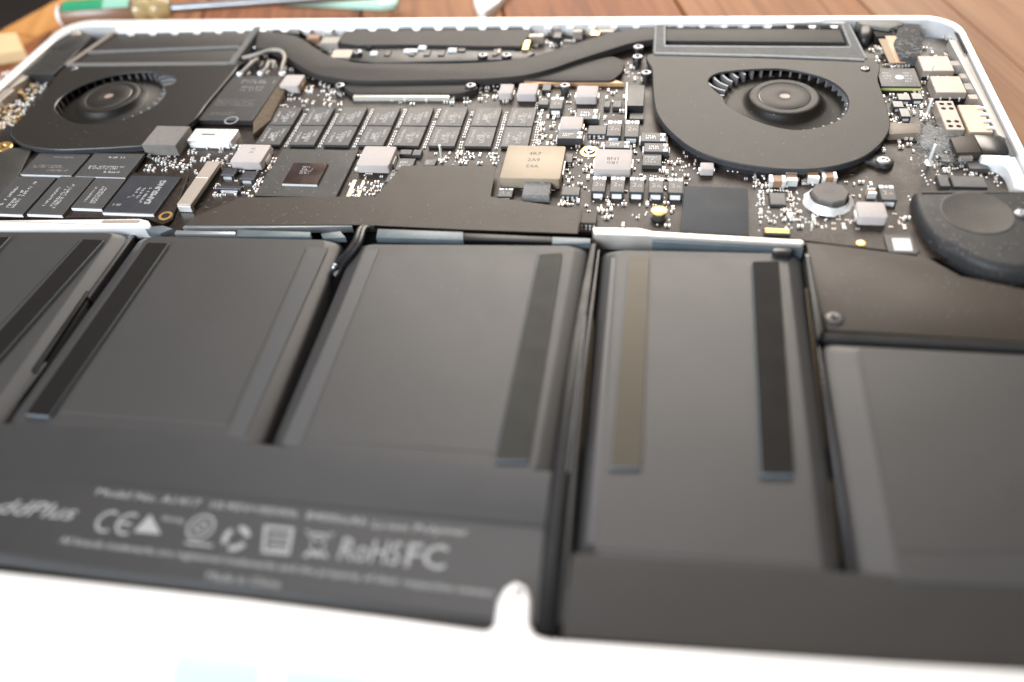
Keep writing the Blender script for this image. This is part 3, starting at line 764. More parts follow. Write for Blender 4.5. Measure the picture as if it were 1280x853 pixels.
for q in ((759, 777, 150, 170), (781, 799, 150, 171), (688, 704, 121, 136), (1100, 1119, 231, 250)):
    comp('tantalum_capacitor', q, HB + 2.2, TM, tant_fn('v'), HB + .05)
for q in ((801, 833, 166, 177), (805, 836, 179, 190), (720, 748, 136, 149), (697, 729, 164, 173.5), (756, 788, 176, 185)):
    comp('tantalum_capacitor', q, HB + (2.6 if q[0] in (697, 756) else 2.0), TM, tant_fn('h'), HB + .05)
comp('tantalum_capacitor', (803, 827, 192, 207), HB + 1.4, [CHIP, PRINT], lambda m, w, d, h: m.marks(0, 0, w * .7, d * .6, h + .02, 1, 3, 0, .8, 9), HB + .05)

# SOIC chips with legs
def soic(q, top, n, label=None, mt=CHIP):
    def fn(m, w, d, h):
        for i in range(n):
            x = -w / 2 + w * (i + .5) / n
            for sy in (-1, 1):
                m.box(x, sy * (d / 2 + .15), w / n * .45, .45, h * .3, h * .6, 1); m.box(x, sy * (d / 2 + .5), w / n * .45, .7, 0, .15, 1)
    return comp('control_chip', q, top, [mt, TIN], fn, HB, .15, 0, None, label)
soic((702, 725, 233, 244), HB + 1.4, 4)
soic((726, 746, 266, 279), HB + 1.8, 4, 'tan brown chip on legs at the cross bar', SHEET)
soic((735, 758, 157, 168), HB + 1.2, 4)
soic((696, 716, 192, 203), HB + 1.2, 3)
for q in ((500, 515, 187, 193), (516, 527, 187, 194)): comp('control_chip', q, HB + 1.2, [CHIP])
for q in ((496, 517, 198, 213), (530, 545, 199, 207), (484, 508, 214, 228)): comp('control_chip', q, HB + 1.1, [CHIP, PRINT], lambda m, w, d, h: m.marks(0, 0, w * .7, d * .6, h + .02, 1, 2, 0, .8, 3))
# QFN and its pads
comp('control_chip', (962, 982, 241, 256), HB + .8, [CHIP])
# plain chips
for q in ((755, 763, 126, 134), (766, 777, 126, 134), (673, 686, 124, 131), (678, 689, 105, 113), (787, 805, 141, 149), (880, 893, 240, 243), (622, 640, 236, 246)):
    comp('control_chip', q, HB + 1.3, [CHIP])

# black connector, upright
comp('board_connector', [(785, 107), (806, 106), (805, 132), (783, 133)], -1.4, [BLACK], None, HB)
pstrip('connector_edge', [(783, 103), (784.6, 103), (783, 148), (781.4, 148)], HB, -1.6, TIN, board, .1)
# grey sheet patch over a chip
m = MB(); q = PP([(856, 232), (935, 235), (936, 294), (851, 290)], HB + 1.9); m.prism(roundpoly(q, .9), HB, HB + 1.9, 0, .25)
build(m, 'heat_pad', [mat('grey_pad', (.050, .052, .057), .75, 0, .12, 250, .3, 2500)], board, 'grey square thermal sheet at the cross bar')
for x, y, hw, hd in [(*rect4([(856, 232), (935, 235), (936, 294), (851, 290)], HB)[:2], 11, 9)]: occ.append((x, y, hw, hd))
# foam block in front of the large inductor
m = MB(); r = rect4([(655, 225), (689, 226), (687, 245), (654, 243)], -1.9); m.box(r[0], r[1], r[2], r[3], HB, -1.9, 0, .4); build(m, 'foam_pad', [DUST], board); note(r)
comp('tantalum_capacitor', (623, 641, 235, 246), HB + 1.6, TM, tant_fn('v'), HB + .05)
# round inductor in a solder pool
cx, cy = P(1038, 240, -1.2)
m = MB(); m.lathe(cx, cy, [(5.3, HB + .8), (5.3, -1.6), (4.9, -1.2), (0, -1.2)], 0, 8)
rp = random.Random(5); n0 = len(m.bm.verts); m.lathe(cx, cy - .3, [(7.0, HB), (6.7, HB + .5), (6.0, HB + 1.0), (5.4, HB + 1.9)], 1, 28, cap=False)
m.bm.verts.ensure_lookup_table()
for v in m.bm.verts[n0:]: v.co += Vector((rp.uniform(-.25, .25), rp.uniform(-.25, .25), rp.uniform(-.05, .15)))
m.marks(cx, cy, 3.6, 2.2, -1.18, 2, 2, 0, .8, 5)
build(m, 'round_inductor', [mat('ferrite_dark', (.12, .108, .098), .6, 0, .1, 900, .15), TIN, DARKPRINT], board, 'octagonal grey inductor in a pool of solder', ang=30); occ.append((cx, cy, 6.5, 6.5))
# copper topped ceramic capacitors
def cer_fn(m, w, d, h):
    m.box(0, -d / 2, w * 1.06, d * .36, -.02, h + .03, 1, .1); m.box(0, d / 2, w * 1.06, d * .2, -.02, h + .03, 1, .1)
def cer_fn2(m, w, d, h):
    m.box(-w / 2, 0, w * .3, d * 1.06, -.02, h + .03, 1, .1); m.box(w / 2, 0, w * .3, d * 1.06, -.02, h + .03, 1, .1)
for q, f in (((964, 980, 219, 227), cer_fn2), ((983.5, 996.5, 216, 224), cer_fn), ((1010, 1023.5, 213.5, 221), cer_fn), ((1030, 1044, 215, 222), cer_fn2), ((1085, 1095, 236, 241), cer_fn)):
    comp('ceramic_capacitor', q, HB + 2.2, [TAN, TIN], f, HB + .02, .1)
# gold ring screw
c = P(737, 190, HB)
m = MB(); m.lathe(c[0], c[1], [(3.1, HB), (3.1, HB + .15), (1.9, HB + .15), (1.9, HB + .1), (1.5, HB + .6), (.8, HB + .6), (.5, HB + .2), (0, HB + .2)], 0, 28, [0, 0, 0, 1, 1, 1, 2])
build(m, 'screw_ring', [GOLD, STEEL, DEEP], board, 'gold ring with a sunken screw'); occ.append((c[0], c[1], 3.2, 3.2))
# crystal can
c = P(824, 263, HB + 2.4)
m = MB(); m.lathe(c[0], c[1], [(2.3, HB), (2.3, HB + .5), (1.9, HB + .6), (1.9, HB + 1.8), (2.3, HB + 1.9), (2.3, HB + 2.3), (2.1, HB + 2.4), (0, HB + 2.4)], 0, 24, [2, 2, 2, 2, 1, 1, 0])
build(m, 'round_coil', [GOLD, GOLD, CHIP], board, 'small round coil with gold top'); occ.append((c[0], c[1], 2.4, 2.4))
# gold flat connector
m = MB(); r = rect4([(955, 285), (988, 286), (988, 293), (955, 292)], HB + .9); m.box(r[0], r[1], r[2], r[3], HB, HB + .9, 0, .1); m.box(r[0], r[1] + .5, r[2] * .9, .5, HB + .9, HB + 1.1, 1); m.box(r[0], r[1] - .5, r[2] * .9, .3, HB + .9, HB + 1.0, 1)
build(m, 'ribbon_connector', [CHIP, GOLD], board); note(r)
# label with dark border near the speaker, test pad
m = MB(); q = PP([(1104, 293), (1139, 294), (1148, 318), (1110, 315)], HB + .75); m.prism(roundpoly(q, .6), HB, HB + .75, 0, .1, 1)
m.prism(PP([(1115, 298), (1137, 298.5), (1141, 313.5), (1118, 313)], HB + .79), HB + .7, HB + .79, 1)
build(m, 'label_tile', [BLACK, WHITEP], board, 'small white label on a dark tile'); occ.append((*P(1125, 305, HB), 6, 4))
m = MB(); m.lathe(*P(1076, 306, HB), [(1.2, HB), (1.2, HB + .5), (1, HB + .55), (0, HB + .55)], 0, 20); build(m, 'test_pad', [GOLD], board)
# standing pins
def pin(a, b, r=.45, base=1.2, nm='standoff_pin'):
    x, y = P(b[0], b[1], HB); dy = b[1] - a[1]
    hh = dy * .29
    m = MB(); m.lathe(x, y, [(base, HB), (base * .8, HB + .5), (r, HB + .7), (r, HB + hh - .3), (r * .6, HB + hh), (0, HB + hh)], 0, 12); build(m, nm, [TIN], board)
pin((552.6, 181), (552.6, 201)); pin((1167, 81), (1160, 100)); pin((1163, 124), (1158, 145)); pin((1168, 182), (1161, 204), .5, 1.5)
# insulating sheet
sh_ = PP([(232, 281), (246, 270), (300, 247), (424, 246), (470, 246), (503, 207), (620, 208), (613, 246), (725, 262), (722, 292), (580, 287), (450, 281), (330, 281), (262, 281)], HB + 2.6)
m = MB(); m.prism(sh_, HB + 2.35, HB + 2.6, 0, 0)
build(m, 'insulator_sheet', [SHEET], board, 'large dark brown insulating sheet')
pstrip('sheet_edge_foil', [(232, 281.6), (330, 281.4), (440, 281.6), (440, 283), (330, 284.5), (228, 284.5)], HB, HB + 2.3, EDGE, board, .05)
occ.append((*P(560, 250, HB), 22, 12)); occ.append((*P(380, 266, HB), 40, 6))

# gold trace bars next to the package
for q in ([(441, 225), (446, 225), (437, 246), (432, 246)], [(453, 225), (456, 225), (450, 246), (445, 246)]):
    pstrip('contact_bar', q, HB, HB + .3, mat('bar_cream', (.75, .62, .48), .4, .5), board, .05)
# copper bar edges under the heat pipe
pstrip('bracket_edge', [(443, 118), (562, 118.5), (562, 121.5), (441, 121.5)], HB, HB + 1.6, mat('bracket_cream', (.66, .62, .54), .45, .5), board, .1)
pstrip('bracket_edge', [(655, 101), (770, 100), (780, 104), (655, 104.5)], HB, HB + 1.4, FLEX, board, .1)

# ---- solid state drive, left
ssd = build((lambda m: (m.prism(roundpoly(PP([(40, 184), (184, 190), (166, 216), (236, 217), (214, 276), (203, 281), (180, 272), (-200, 268), (-60, 186)], -3.4), 1.2), -4.2, -3.4, 0, .1, 1), m)[1])(MB()), 'drive_board', [PCB], laptop, 'solid state drive board with flash chips')
def fl_fn(seed, horiz=False, tx=None):
    def fn(m, w, d, h):
        if tx:
            m.text(tx, w * .155, w * .23, d * .06, h + .02, 1, math.pi / 2, 1.0, 0, 'CENTER', .12)
            for k, (u, ln) in enumerate(((.08, .55), (-.04, .34), (-.14, .30))): m.marks(w * u, d * .05, d * ln, w * .07, h + .02, 2, 1, math.pi / 2, .9, seed + k)
            m.marks(-w * .2, -d * .12, d * .14, w * .08, h + .02, 1, 1, math.pi / 2, 1, seed + 7); m.marks(-w * .33, -d * .3, w * .14, d * .07, h + .02, 1, 1, 0, 1, seed + 9)
        elif horiz:
            m.marks(w * .05, d * .32, w * .4, d * .08, h + .02, 1, 1, 0, 1, seed); m.marks(0, -d * .12, w * .75, d * .16, h + .02, 1, 2, 0, .9, seed + 1); m.marks(w * .16, -d * .30, w * .4, d * .09, h + .02, 1, 1, 0, 1, seed + 2)
        else:
            m.marks(-w * .22, 0, d * .6, w * .09, h + .02, 1, 1, math.pi / 2, 1, seed); m.marks(w * .05, d * .02, d * .72, w * .22, h + .02, 1, 2, math.pi / 2, .9, seed + 1)
        m.box(0, -d / 2 - .05, w * .98, .25, 0, h * .8, 3)  # white bar paints the light catching the chip's front edge
    return fn
HF = -2.3
for i, (q, hz_) in enumerate((([(47, 191.5), (112, 193), (91, 218.5), (26, 218.5)], True), ([(116, 192), (180, 192), (158, 222), (95, 220)], True),
                ([(23, 221), (69, 221), (30, 268), (-26, 266)], False), ([(74, 221), (116, 221), (81, 268), (33, 268)], False), ([(120, 222), (155, 224), (129, 261), (89, 259.5)], False))):
    o, r = comp('flash_chip', q, HF, [CHIP, mat('flash_print', (.25, .22, .20), .6) if i == 0 else PRINT, PRINT, CREAM], fl_fn(20 + i * 5, hz_), -3.4, .1, 0, ssd)
comp('controller_chip', [(159, 220), (225, 220), (195, 266.5), (131, 266.5)], HF, [CHIPB, PRINTW, PRINT, CREAM], fl_fn(60, False, 'SAMSUNG'), -3.4, .12, 0, ssd, 'blue black controller chip with SAMSUNG print')
m = MB(); m.lathe(*P(207, 270, -3.3), [(2.2, -3.4), (2.2, -3.25), (1.3, -3.25), (1.2, -3.38), (0, -3.38)], 0, 20, [0, 0, 1, 1]); build(m, 'mounting_hole', [GOLD, DEEP], ssd)
pstrip('drive_cover', [(-90, 180), (40, 186), (22, 222), (-30, 268), (-160, 262)], -4.3, -2.2, BLACK, laptop, .3, 'black plastic area left of the drive')
# connectors right of the drive
def metal(name, q, top, mats, bot=HB, label=None, fn=None, bev=.2, par=None): return comp(name, q, top, mats, fn, bot, bev, .2, par, label)
metal('metal_connector', [(261, 201), (275, 202), (238.5, 255.6), (218, 255.6)], -1.6, [CAN, TIN, DEEP], HB, 'long silver connector', lambda m, w, d, h: (m.box(0, d * .1, w * .9, .3, h - .05, h + .1, 1), m.box(0, -d / 2 - .1, w * .9, .4, .2, h * .8, 1, .1), m.box(w * .5, 0, .3, d * .9, .2, h * .5, 2)))
metal('metal_connector', [(246, 161), (289, 161), (298, 176), (231, 176)], -1.9, [TIN, CREAM, DEEP], HB, 'bright silver socket under the wireless card', lambda m, w, d, h: (m.box(-w * .1, 0, w * .3, .4, h - .02, h + .12, 2), m.box(0, -d / 2 - .3, w * .9, .6, 0, h * .5, 1, .1)))
metal('foam_pad', [(194, 157), (234, 158), (222, 183), (180, 180)], -.4, [mat('sponge_grey', (.19, .175, .16), .9, 0, .2, 500, .6, 1800)], HB, 'grey sponge pad on the left fan edge')
for q in ((276, 293, 210, 219), (300, 318, 214, 224), (268, 300, 232, 236)): comp('control_chip', [(q[0] + 6, q[2]), (q[1] + 6, q[2]), (q[1] - 2, q[3]), (q[0] - 2, q[3])], HB + 1.5, [CHIPB, TIN], lambda m, w, d, h: (m.box(0, -d / 2 - .1, w * .6, .5, 0, h * .5, 1)))
# wireless card
wl, r = comp('wireless_card', [(293, 96), (351, 94), (318, 153), (243, 148)], -2.2, [mat('card_label_dark', (.018, .017, .019), .45, 0, .15, 300, .1, 4000, .5, .1), mat('card_print', (.20, .20, .21), .6)],
     lambda m, w, d, h: (m.marks(w * .1, d * .36, w * .6, d * .10, h + .02, 1, 1, 0, 1, 2), m.marks(w * .15, d * .2, w * .55, d * .13, h + .02, 1, 2, 0, .9, 3), m.marks(0, -d * .12, w * .8, d * .16, h + .02, 1, 4, 0, .5, 5), m.marks(-w * .1, -d * .36, w * .5, d * .08, h + .02, 1, 2, 0, .5, 6)), -4, .15, 0, laptop, 'dark wireless card with faint printed lines')
pstrip('foam_edge', [(352, 92), (362, 100), (338, 150), (316, 168), (316, 152), (334, 124)], HB, -2.6, mat('brown_foam', (.12, .085, .055), .95, 0, .5, 500, .9, 1200), laptop, .5)
c = P(289, 150, -2); ringm = MB(); ringm.lathe(c[0], c[1], [(2.6, -2.18), (2.6, -2.14), (1.9, -2.14), (1.9, -2.18)], 0, 20, cap=False); build(ringm, 'printed_ring', [mat('ring_print', (.22, .22, .23), .6)], wl)
for path in ([(300, 93), (309, 85), (316, 78), (322, 75)], [(326, 92), (333, 86), (336, 79), (343, 78), (341, 86)], [(353, 92), (353, 84), (356, 72), (351, 64), (338, 63), (322, 68), (303, 73)]):
    z = [-1.9 + (1.1 if 0 < i < len(path) - 1 else 0) for i in range(len(path))]
    m = MB(); m.tube(smooth([(*P(a, b, zz), zz) for (a, b), zz in zip(path, z)], 5, False), .75, 0, 8)
    build(m, 'antenna_cable', [BEIGE], laptop)
    m = MB(); m.lathe(*P(*path[0], -1.9), [(1.3, -2.3), (1.3, -1.5), (1, -1.3), (0, -1.3)], 0, 14); build(m, 'antenna_plug', [CREAM], laptop)

# ---- fans
def fan(outline, hole, hub, rh, frame_px, name, label, tabs, hub_h=-.9, nb=37, rb=None, skirt=None):
    HT = -1.0
    out = smooth(PP(outline, HT), 5); hl = smooth(PP(hole, HT), 4)
    cx = sum(p[0] for p in out) / len(out); cy = sum(p[1] for p in out) / len(out)
    f = place(name, None, (cx, cy, -7.5), laptop, label)
    m = MB(); m.plate(out, [hl], HT - .6, HT, 0, .3, 1)
    build(m, 'cover', [COVER, LIP], f)
    m = MB(); inn = offset(ccw(out), .15); m.plate(inn, [offset(ccw(inn), 1.2)], HT - 2.0, HT - .6, 2); inn = offset(ccw(out), .5)
    m.plate(inn, [offset(ccw(inn), 1.1)], -7.5, HT - 2.0, 0); m.prism(offset(ccw(inn), .8), -7.5, -7.1, 1)
    build(m, 'housing', [GLOSSB, DEEP, LIP], f)
    hx, hy = P(*hub, hub_h)
    m = MB()
    sk = skirt
    m.lathe(hx, hy, [(sk, -5.2), (sk, -4.6), (rh * 1.5, -4.2), (rh * 1.2, -3.6), (rh * 1.04, -2.8), (rh * 1.0, -1.5), (rh * .95, hub_h - .15), (rh * .88, hub_h), (rh * .74, hub_h), (rh * .72, hub_h - .12), (rh * .70, hub_h), (rh * .15, hub_h), (rh * .14, hub_h - .05), (0, hub_h - .05)], 0, 48, [0, 0, 0, 0, 0, 0, 0, 0, 0, 1, 0, 0, 2])
    build(m, 'hub', [COVER, GLOSSB, mat('hub_dot', (.30, .22, .18), .4)], f, ang=50)
    r0, r1 = skirt + .1, rb
    m = MB()
    for sgn in (0,):
        pts = []
        for k in range(6):
            t = k / 5; r = r0 + (r1 - r0) * t; a = -.20 * t * t - .05 * t
            pts.append((r * math.cos(a), r * math.sin(a)))
        pts2 = [(x - y * .034, y + x * .034) for x, y in pts]
        m.prism(pts + pts2[::-1], -6.4, -1.75, 0)
    me = m.mesh('blade', [mat('blade_dark', (.17, .17, .172), .35, 0, .1)], (0, 0, -6.2))
    for k in range(nb): place('blade', me, (hx, hy, -6.2), f, None, 2 * math.pi * k / nb)
    for (tx, ty, big) in tabs:
        x, y = P(tx, ty, -2.6 if big else -.8); m = MB()
        if big: m.box(x - 1.5, y + 1, 9, 5, -4.3, -3.2, 1, .3, -.5, None, 2)
        m.lathe(x, y, [(2.4, -3.2), (2.4, -2.8), (2.0, -2.5), (1.0, -2.5), (.8, -2.8), (0, -2.8)] if big else [(1.5, -1.1), (1.5, -.7), (1.2, -.5), (.6, -.5), (.5, -.8), (0, -.8)], 0, 18); build(m, 'fan_screw', [STEEL, BLACK], f)
    return f, (hx, hy)
rh = 11.6
fan([(818, 66), (815.5, 90), (818, 130), (826, 150), (842, 168), (866, 186), (900, 199), (945, 208), (990, 212), (1030, 210), (1062, 203), (1085, 193), (1104, 176), (1113, 156), (1108, 130), (1098, 102), (1086, 72), (950, 68)],
    [(886, 103), (889, 96), (900, 91), (925, 88), (950, 86.5), (978, 86.5), (1005, 91), (1030, 98), (1048, 108), (1059, 121), (1060, 133), (1052, 147), (1034, 156), (1012, 161), (990, 162), (960, 156), (936, 147), (918, 138), (907, 129), (904, 121), (893, 112)],
    (981, 120), rh, None, 'cooling_fan', 'right cooling fan', ((1082, 86, 0), (1106, 200, 1)), rb=29, skirt=19.3)
fan([(92, 80), (60, 110), (38, 136), (14, 162), (18, 174), (36, 183), (70, 187), (110, 186), (150, 184), (190, 180), (222, 164), (244, 148), (258, 130), (278, 106), (296, 84), (296, 76), (200, 78)],
    [(70, 139), (71, 128), (84, 116), (108, 104), (140, 94), (175, 90), (205, 92), (219, 97), (217, 104), (205, 108), (207, 116), (196, 130), (175, 142), (148, 151), (115, 155), (88, 152)],
    (136, 120), rh, None, 'cooling_fan', 'left cooling fan', ((92, 86, 0),), rb=29, skirt=19.3)
pstrip('fan_cable', [(4, 160), (22, 156), (34, 168), (30, 178), (8, 176)], -7, -2, DEEP, laptop, .6)

# exhaust frames and fins
def frame(outer, inner, label, fins):
    o_ = roundpoly(PP(outer, -.6), .8); i_ = roundpoly(PP(inner, -.6), .8)
    m = MB(); m.plate(o_, [i_], -5, -.6, 0, .25)
    fr = build(m, 'exhaust_gasket', [GASK], laptop, label)
    m = MB(); q = PP(fins, -1.3); m.prism(q, -6, -1.3, 0, .2); build(m, 'heat_sink', [PIPE], fr)
    return fr
GEDGE = mat('gasket_pale_edge', (.27, .275, .275), .7, 0, .3, 700, .3)
fr = frame([(818, 26), (1060, 29), (1084, 72), (1060, 75), (940, 70), (816, 67)], [(832, 29), (1052, 31), (1063, 58), (950, 58), (832, 57)], 'right grey foam exhaust gasket', [(832, 33), (1050, 37), (1056, 53), (832, 51)])
for q in ([(819, 27), (821, 27), (819.5, 66), (817.5, 66)], [(829.5, 29), (832, 29), (832, 57), (829.5, 57)], [(831, 56.5), (950, 57.5), (1063, 58), (1063, 60), (950, 59.5), (830, 58.5)], [(818, 65), (950, 68), (1081, 73), (1081, 75), (950, 70), (818, 67)], [(1052, 31), (1054, 31), (1065, 58), (1063, 58)], [(1060, 30), (1062, 30), (1084, 72), (1081, 72)]):
    pstrip('gasket_edge', q, -1.2, -.52, GEDGE, fr, .05)
m = MB()
for i in range(7):
    x0 = 840 + 31 * i
    for j in range(7):
        a = P(x0 + 3 * j, 32.5 + i * .35, -1.2); m.prism([(a[0], a[1] - 1.2), (a[0] + .35, a[1] - 1.2), (a[0] + .35, a[1] + 1.2), (a[0], a[1] + 1.2)], -3, -1.1, 0)
o = build(m, 'fins', [DEEP], fr); o['kind'] = 'stuff'
def bar(name, a, b, w, h0, h1, mt, par):
    A, B = Vector(P(*a, h1)), Vector(P(*b, h1)); n = (B - A).normalized(); n = Vector((-n.y, n.x)) * w / 2
    m = MB(); m.prism([tuple(A + n), tuple(B + n), tuple(B - n), tuple(A - n)], h0, h1, 0, .3, 1); return build(m, name, [mt], par)
fl = place('exhaust_gasket', None, (*P(200, 66, -3), -5), laptop, 'left grey foam exhaust gasket')
bar('gasket_bar', (106, 65), (300, 58), 2.2, -5, -1.0, GASK, fl); bar('gasket_bar', (84, 81), (296, 79), 3.2, -5, -.9, GASK, fl)
bar('gasket_bar', (142, 40), (84, 80), 2.6, -5, -.7, mat('gasket_brown', (.22, .18, .15), .8, 0, .3, 500, .5, 2000), fl); bar('gasket_bar', (324, 30), (288, 80), 3.0, -5, -.5, GASK, fl)
m = MB(); m.prism(PP([(146, 42), (318, 38), (298, 58), (112, 64)], -1.5), -6, -1.5, 0, .2); m.prism(PP([(106, 67), (296, 60), (292, 77), (92, 79)], -1.6), -6, -1.6, 0, .2)
build(m, 'heat_sink', [PIPE], fl)

# ---- heat pipe and plates
top = [(322, 38), (350, 41), (373, 46), (392, 58), (410, 69), (434, 76), (461, 79), (510, 79), (566, 79), (612, 77), (655, 72), (688, 64), (720, 54), (752, 44), (785, 37), (822, 33)]
bot = [(318, 60), (341, 63), (358, 72), (375, 83), (390, 91), (408, 96), (435, 100), (461, 101.5), (510, 101), (566, 100), (612, 98.5), (655, 94.5), (690, 86), (722, 75), (760, 63), (790, 54), (822, 49)]
t_ = smooth(PP(top, -1.0), 4, False); b_ = smooth(PP(bot, -1.0), 4, False)
m = MB(); m.prism(t_ + b_[::-1], -3.4, -1.0, 0, .5, 3)
pipe = build(m, 'heat_pipe', [PIPE], laptop, 'wide dark heat pipe crossing the back of the board', ang=50)
m = MB(); e_ = smooth(PP(bot[:9], -2.2), 4, False); m.tube([(x, y - .35, -1.9) for x, y in e_], .36, 0, 6); build(m, 'pipe_edge_highlight', [EDGE], pipe)  # bright tube draws the highlight along the pipe's lower edge
for px, lb in (([(425, 106), (455, 101), (580, 101), (600, 110), (575, 117), (440, 117)], 'left'), ([(640, 98), (700, 84), (765, 70), (782, 76), (778, 90), (765, 101), (700, 101)], 'right')):
    m = MB(); m.prism(roundpoly(PP(px, -2.4), 2), HB, -2.4, 0, .3); build(m, 'cold_plate', [PIPE], laptop)
def screw(px, h, r=1.9, par=laptop, hh=1.3):
    x, y = P(px[0], px[1], h); m = MB()
    m.lathe(x, y, [(r * .75, h - 3.4), (r * .75, h - hh), (r, h - hh), (r, h - .2), (r * .85, h), (r * .42, h), (r * .32, h - .5), (0, h - .5)], 0, 18, [0, 0, 0, 0, 0, 1, 1])
    build(m, 'screw', [STEEL, DEEP], par)
for px, h in (((424, 106), -1.6), ((588, 106), -1.6), ((706, 106), -1.6), ((446, 64), -.8), ((603, 68), -.8), ((633, 68), -.8), ((798, 58), -.5), ((797, 70), -1.6), ((808, 90), -1.6), ((364, 68), -1.2), ((316, 74), -1.3)):
    screw(px, h)
# dark antenna shroud at the back, with scalloped edge, slots and bits
m = MB()
t0 = [(428, 41), (440, 36)]; x = 440
while x < 650: t0 += [(x + 4, 35.5 - (x - 440) * .014), (x + 20, 35.5 - (x - 440) * .014), (x + 24, 37.5 - (x - 440) * .014), (x + 27, 37.5 - (x - 440) * .014)]; x += 27.5
t0 += [(664, 40), (652, 58), (600, 58), (556, 57), (500, 56), (446, 57), (424, 54)]
m.prism(PP(t0, -1.3), -4, -1.3, 0, .25, 1); build(m, 'hinge_cover', [PIPE], laptop, 'dark strip with scalloped back edge at the hinge')
pstrip('hinge_ledge', [(425, 58), (655, 60), (668, 66), (655, 74), (470, 79), (430, 74)], HB, -2.4, BLACK, laptop, .3)
pstrip('hinge_cover', [(774, 27), (818, 27), (818, 37), (773, 38)], -4, -1.4, mat('slate_plastic', (.07, .075, .085), .5), laptop, .2)
pstrip('hinge_cover', [(338, 31), (372, 33), (374, 42), (340, 40)], -4, -1.2, BLACK, laptop, .3)
bits = [((505, 522, 61, 64), CREAM), ((524, 534, 53, 60), CREAM), ((560, 571, 60, 63), CREAM), ((463, 472, 64, 67), CREAM), ((384, 400, 43, 48), TAN), ((402, 424, 46, 54), BEIGE), ((415, 440, 62, 72), CAN), ((654, 662, 50, 62), GOLD), ((655, 680, 42, 46), CAN), ((684, 700, 32, 36), CAN), ((692, 702, 38, 46), BLACK), ((716, 728, 36, 40), CAN), ((738, 750, 38, 44), GOLD), ((745, 768, 35, 40), CAN), ((512, 520, 53, 57), DEEP), ((460, 466, 50, 60), DEEP), ((646, 653, 46, 60), DEEP), ((548, 556, 62, 68), BLACK), ((530, 538, 62, 68), BLACK), ((512, 519, 62, 68), BLACK), ((481, 488, 62, 68), BLACK), ((572, 582, 59, 63), BLACK), ((616, 622, 60, 68), BLACK), ((622, 626, 61, 66), CAN)]
for q, mt in bits:
    m = MB(); r = rect4([(q[0], q[2]), (q[1], q[2]), (q[1], q[3]), (q[0], q[3])], -1.5); m.box(r[0], r[1], r[2], r[3], HB, -1.5 if mt is not BLACK else -1.9, 0, .2); build(m, 'hinge_clip', [mt], laptop)

# ---- right side: ports and shields
comp('graphics_chip', [(1095, 86), (1143, 85), (1152, 108), (1102, 108.5)], -2.4, [CHIP, WHITEP, PRINT, GREENP], lambda m, w, d, h: (m.lathe(w * .03, d * .0, [(1.4, h), (1.4, h + .05), (0, h + .05)], 1, 16), m.marks(-w * .25, 0, w * .25, d * .6, h + .02, 2, 4, 0, .6, 3), m.marks(w * .27, 0, w * .25, d * .6, h + .02, 2, 4, 0, .6, 4), m.box(0, -d / 2 - .1, w, .35, h * .35, h * .7, 3)), HB, .1, 0, None, 'square port chip with a white dot')
for q in ([(1146, 70), (1184, 70), (1195, 89), (1155, 89)], [(1167, 95), (1199, 95), (1210, 116), (1165, 116)]):
    def fn(m, w, d, h):
        for sx in (-.3, 0, .3): m.lathe(w * sx, -d / 2 - .3, [(.35, h * .2), (.35, h * .5), (0, h * .6)], 1, 8)
        m.box(0, -d / 2 - .3, w * .98, .5, 0, h * .4, 2)
    comp('port_shield', q, -1.0, [CAN, TIN, DEEP], fn, HB, .25, .4)
def holes(m, w, d, h):
    for sy in (-.38, -.22, .22, .38):
        for sx in (-.2, .22): m.lathe(w * sx, d * sy, [(.75, h + .0), (.75, h + .03), (0, h + .03)], 1, 10)
comp('port_shield', [(1167, 124), (1194, 128), (1206, 165), (1183, 160)], -1.2, [CAN, DEEP], holes, HB, .2, .4, None, 'shield can with eight round holes')
comp('port_shield', [(1199, 131), (1227, 131), (1241, 165), (1210, 166)], -1.0, [mat('can_gold', (.50, .40, .29), .45, .5), DEEP, TIN], lambda m, w, d, h: [m.box(w * .42, d * s, 2.4, 1.2, h - .1, h + .5, 2, .2) for s in (-.36, -.12, .12, .36)], HB, .25, .4, None, 'golden shield can with bent spring tabs')
for a, b in (((1188, 76), (1206, 82)), ((1200, 92), (1214, 98)), ((1206, 104), (1220, 112)), ((1211, 118), (1224, 124)), ((1204, 54), (1216, 70))):
    m = MB(); r = rect4([(a[0], a[1]), (b[0], a[1]), (b[0], b[1]), (a[0], b[1])], -1.4); m.box(r[0], r[1], r[2], r[3], HB, -1.4, 0, .2); build(m, 'spring_clip', [CAN if a[0] % 2 else BEIGE], laptop)
pstrip('side_guard', [(1186, 50), (1203, 50), (1252, 124), (1275, 174), (1247, 168), (1228, 128)], HB, -.7, mat('side_rail', (.42, .39, .35), .5, .4), laptop, .3)
pstrip('port_socket', [(1217, 168), (1252, 170), (1264, 190), (1229, 190)], -5, -.8, [GLOSSB], laptop, .3, 'glossy dark port socket')
pstrip('port_socket', [(1188, 172), (1217, 168), (1228, 190), (1196, 191)], -5, -1.0, [SHEET], laptop, .3)
pstrip('socket_edge', [(1255, 171), (1259, 172), (1270, 194), (1263, 194)], -5, -.7, [GASK], laptop, .2)
# white curved bracket below the socket
q = [P(1228, 197, -1.2), P(1244, 202, -1.2), P(1256, 208, -1.2), P(1263, 217, -1.2), P(1268, 232, -1.2)]
m = MB(); m.prism(smooth(q, 4, False) + [(105.8, q[-1][1] - 3), (105.8, q[0][1] + 1.5), (q[0][0], q[0][1] + 1.5)], HB, -1.2, 0, .5); build(m, 'case_ledge', [ALU], laptop)
for q in ((1200, 1216, 193, 197),): comp('metal_connector', q, -2, [CAN])
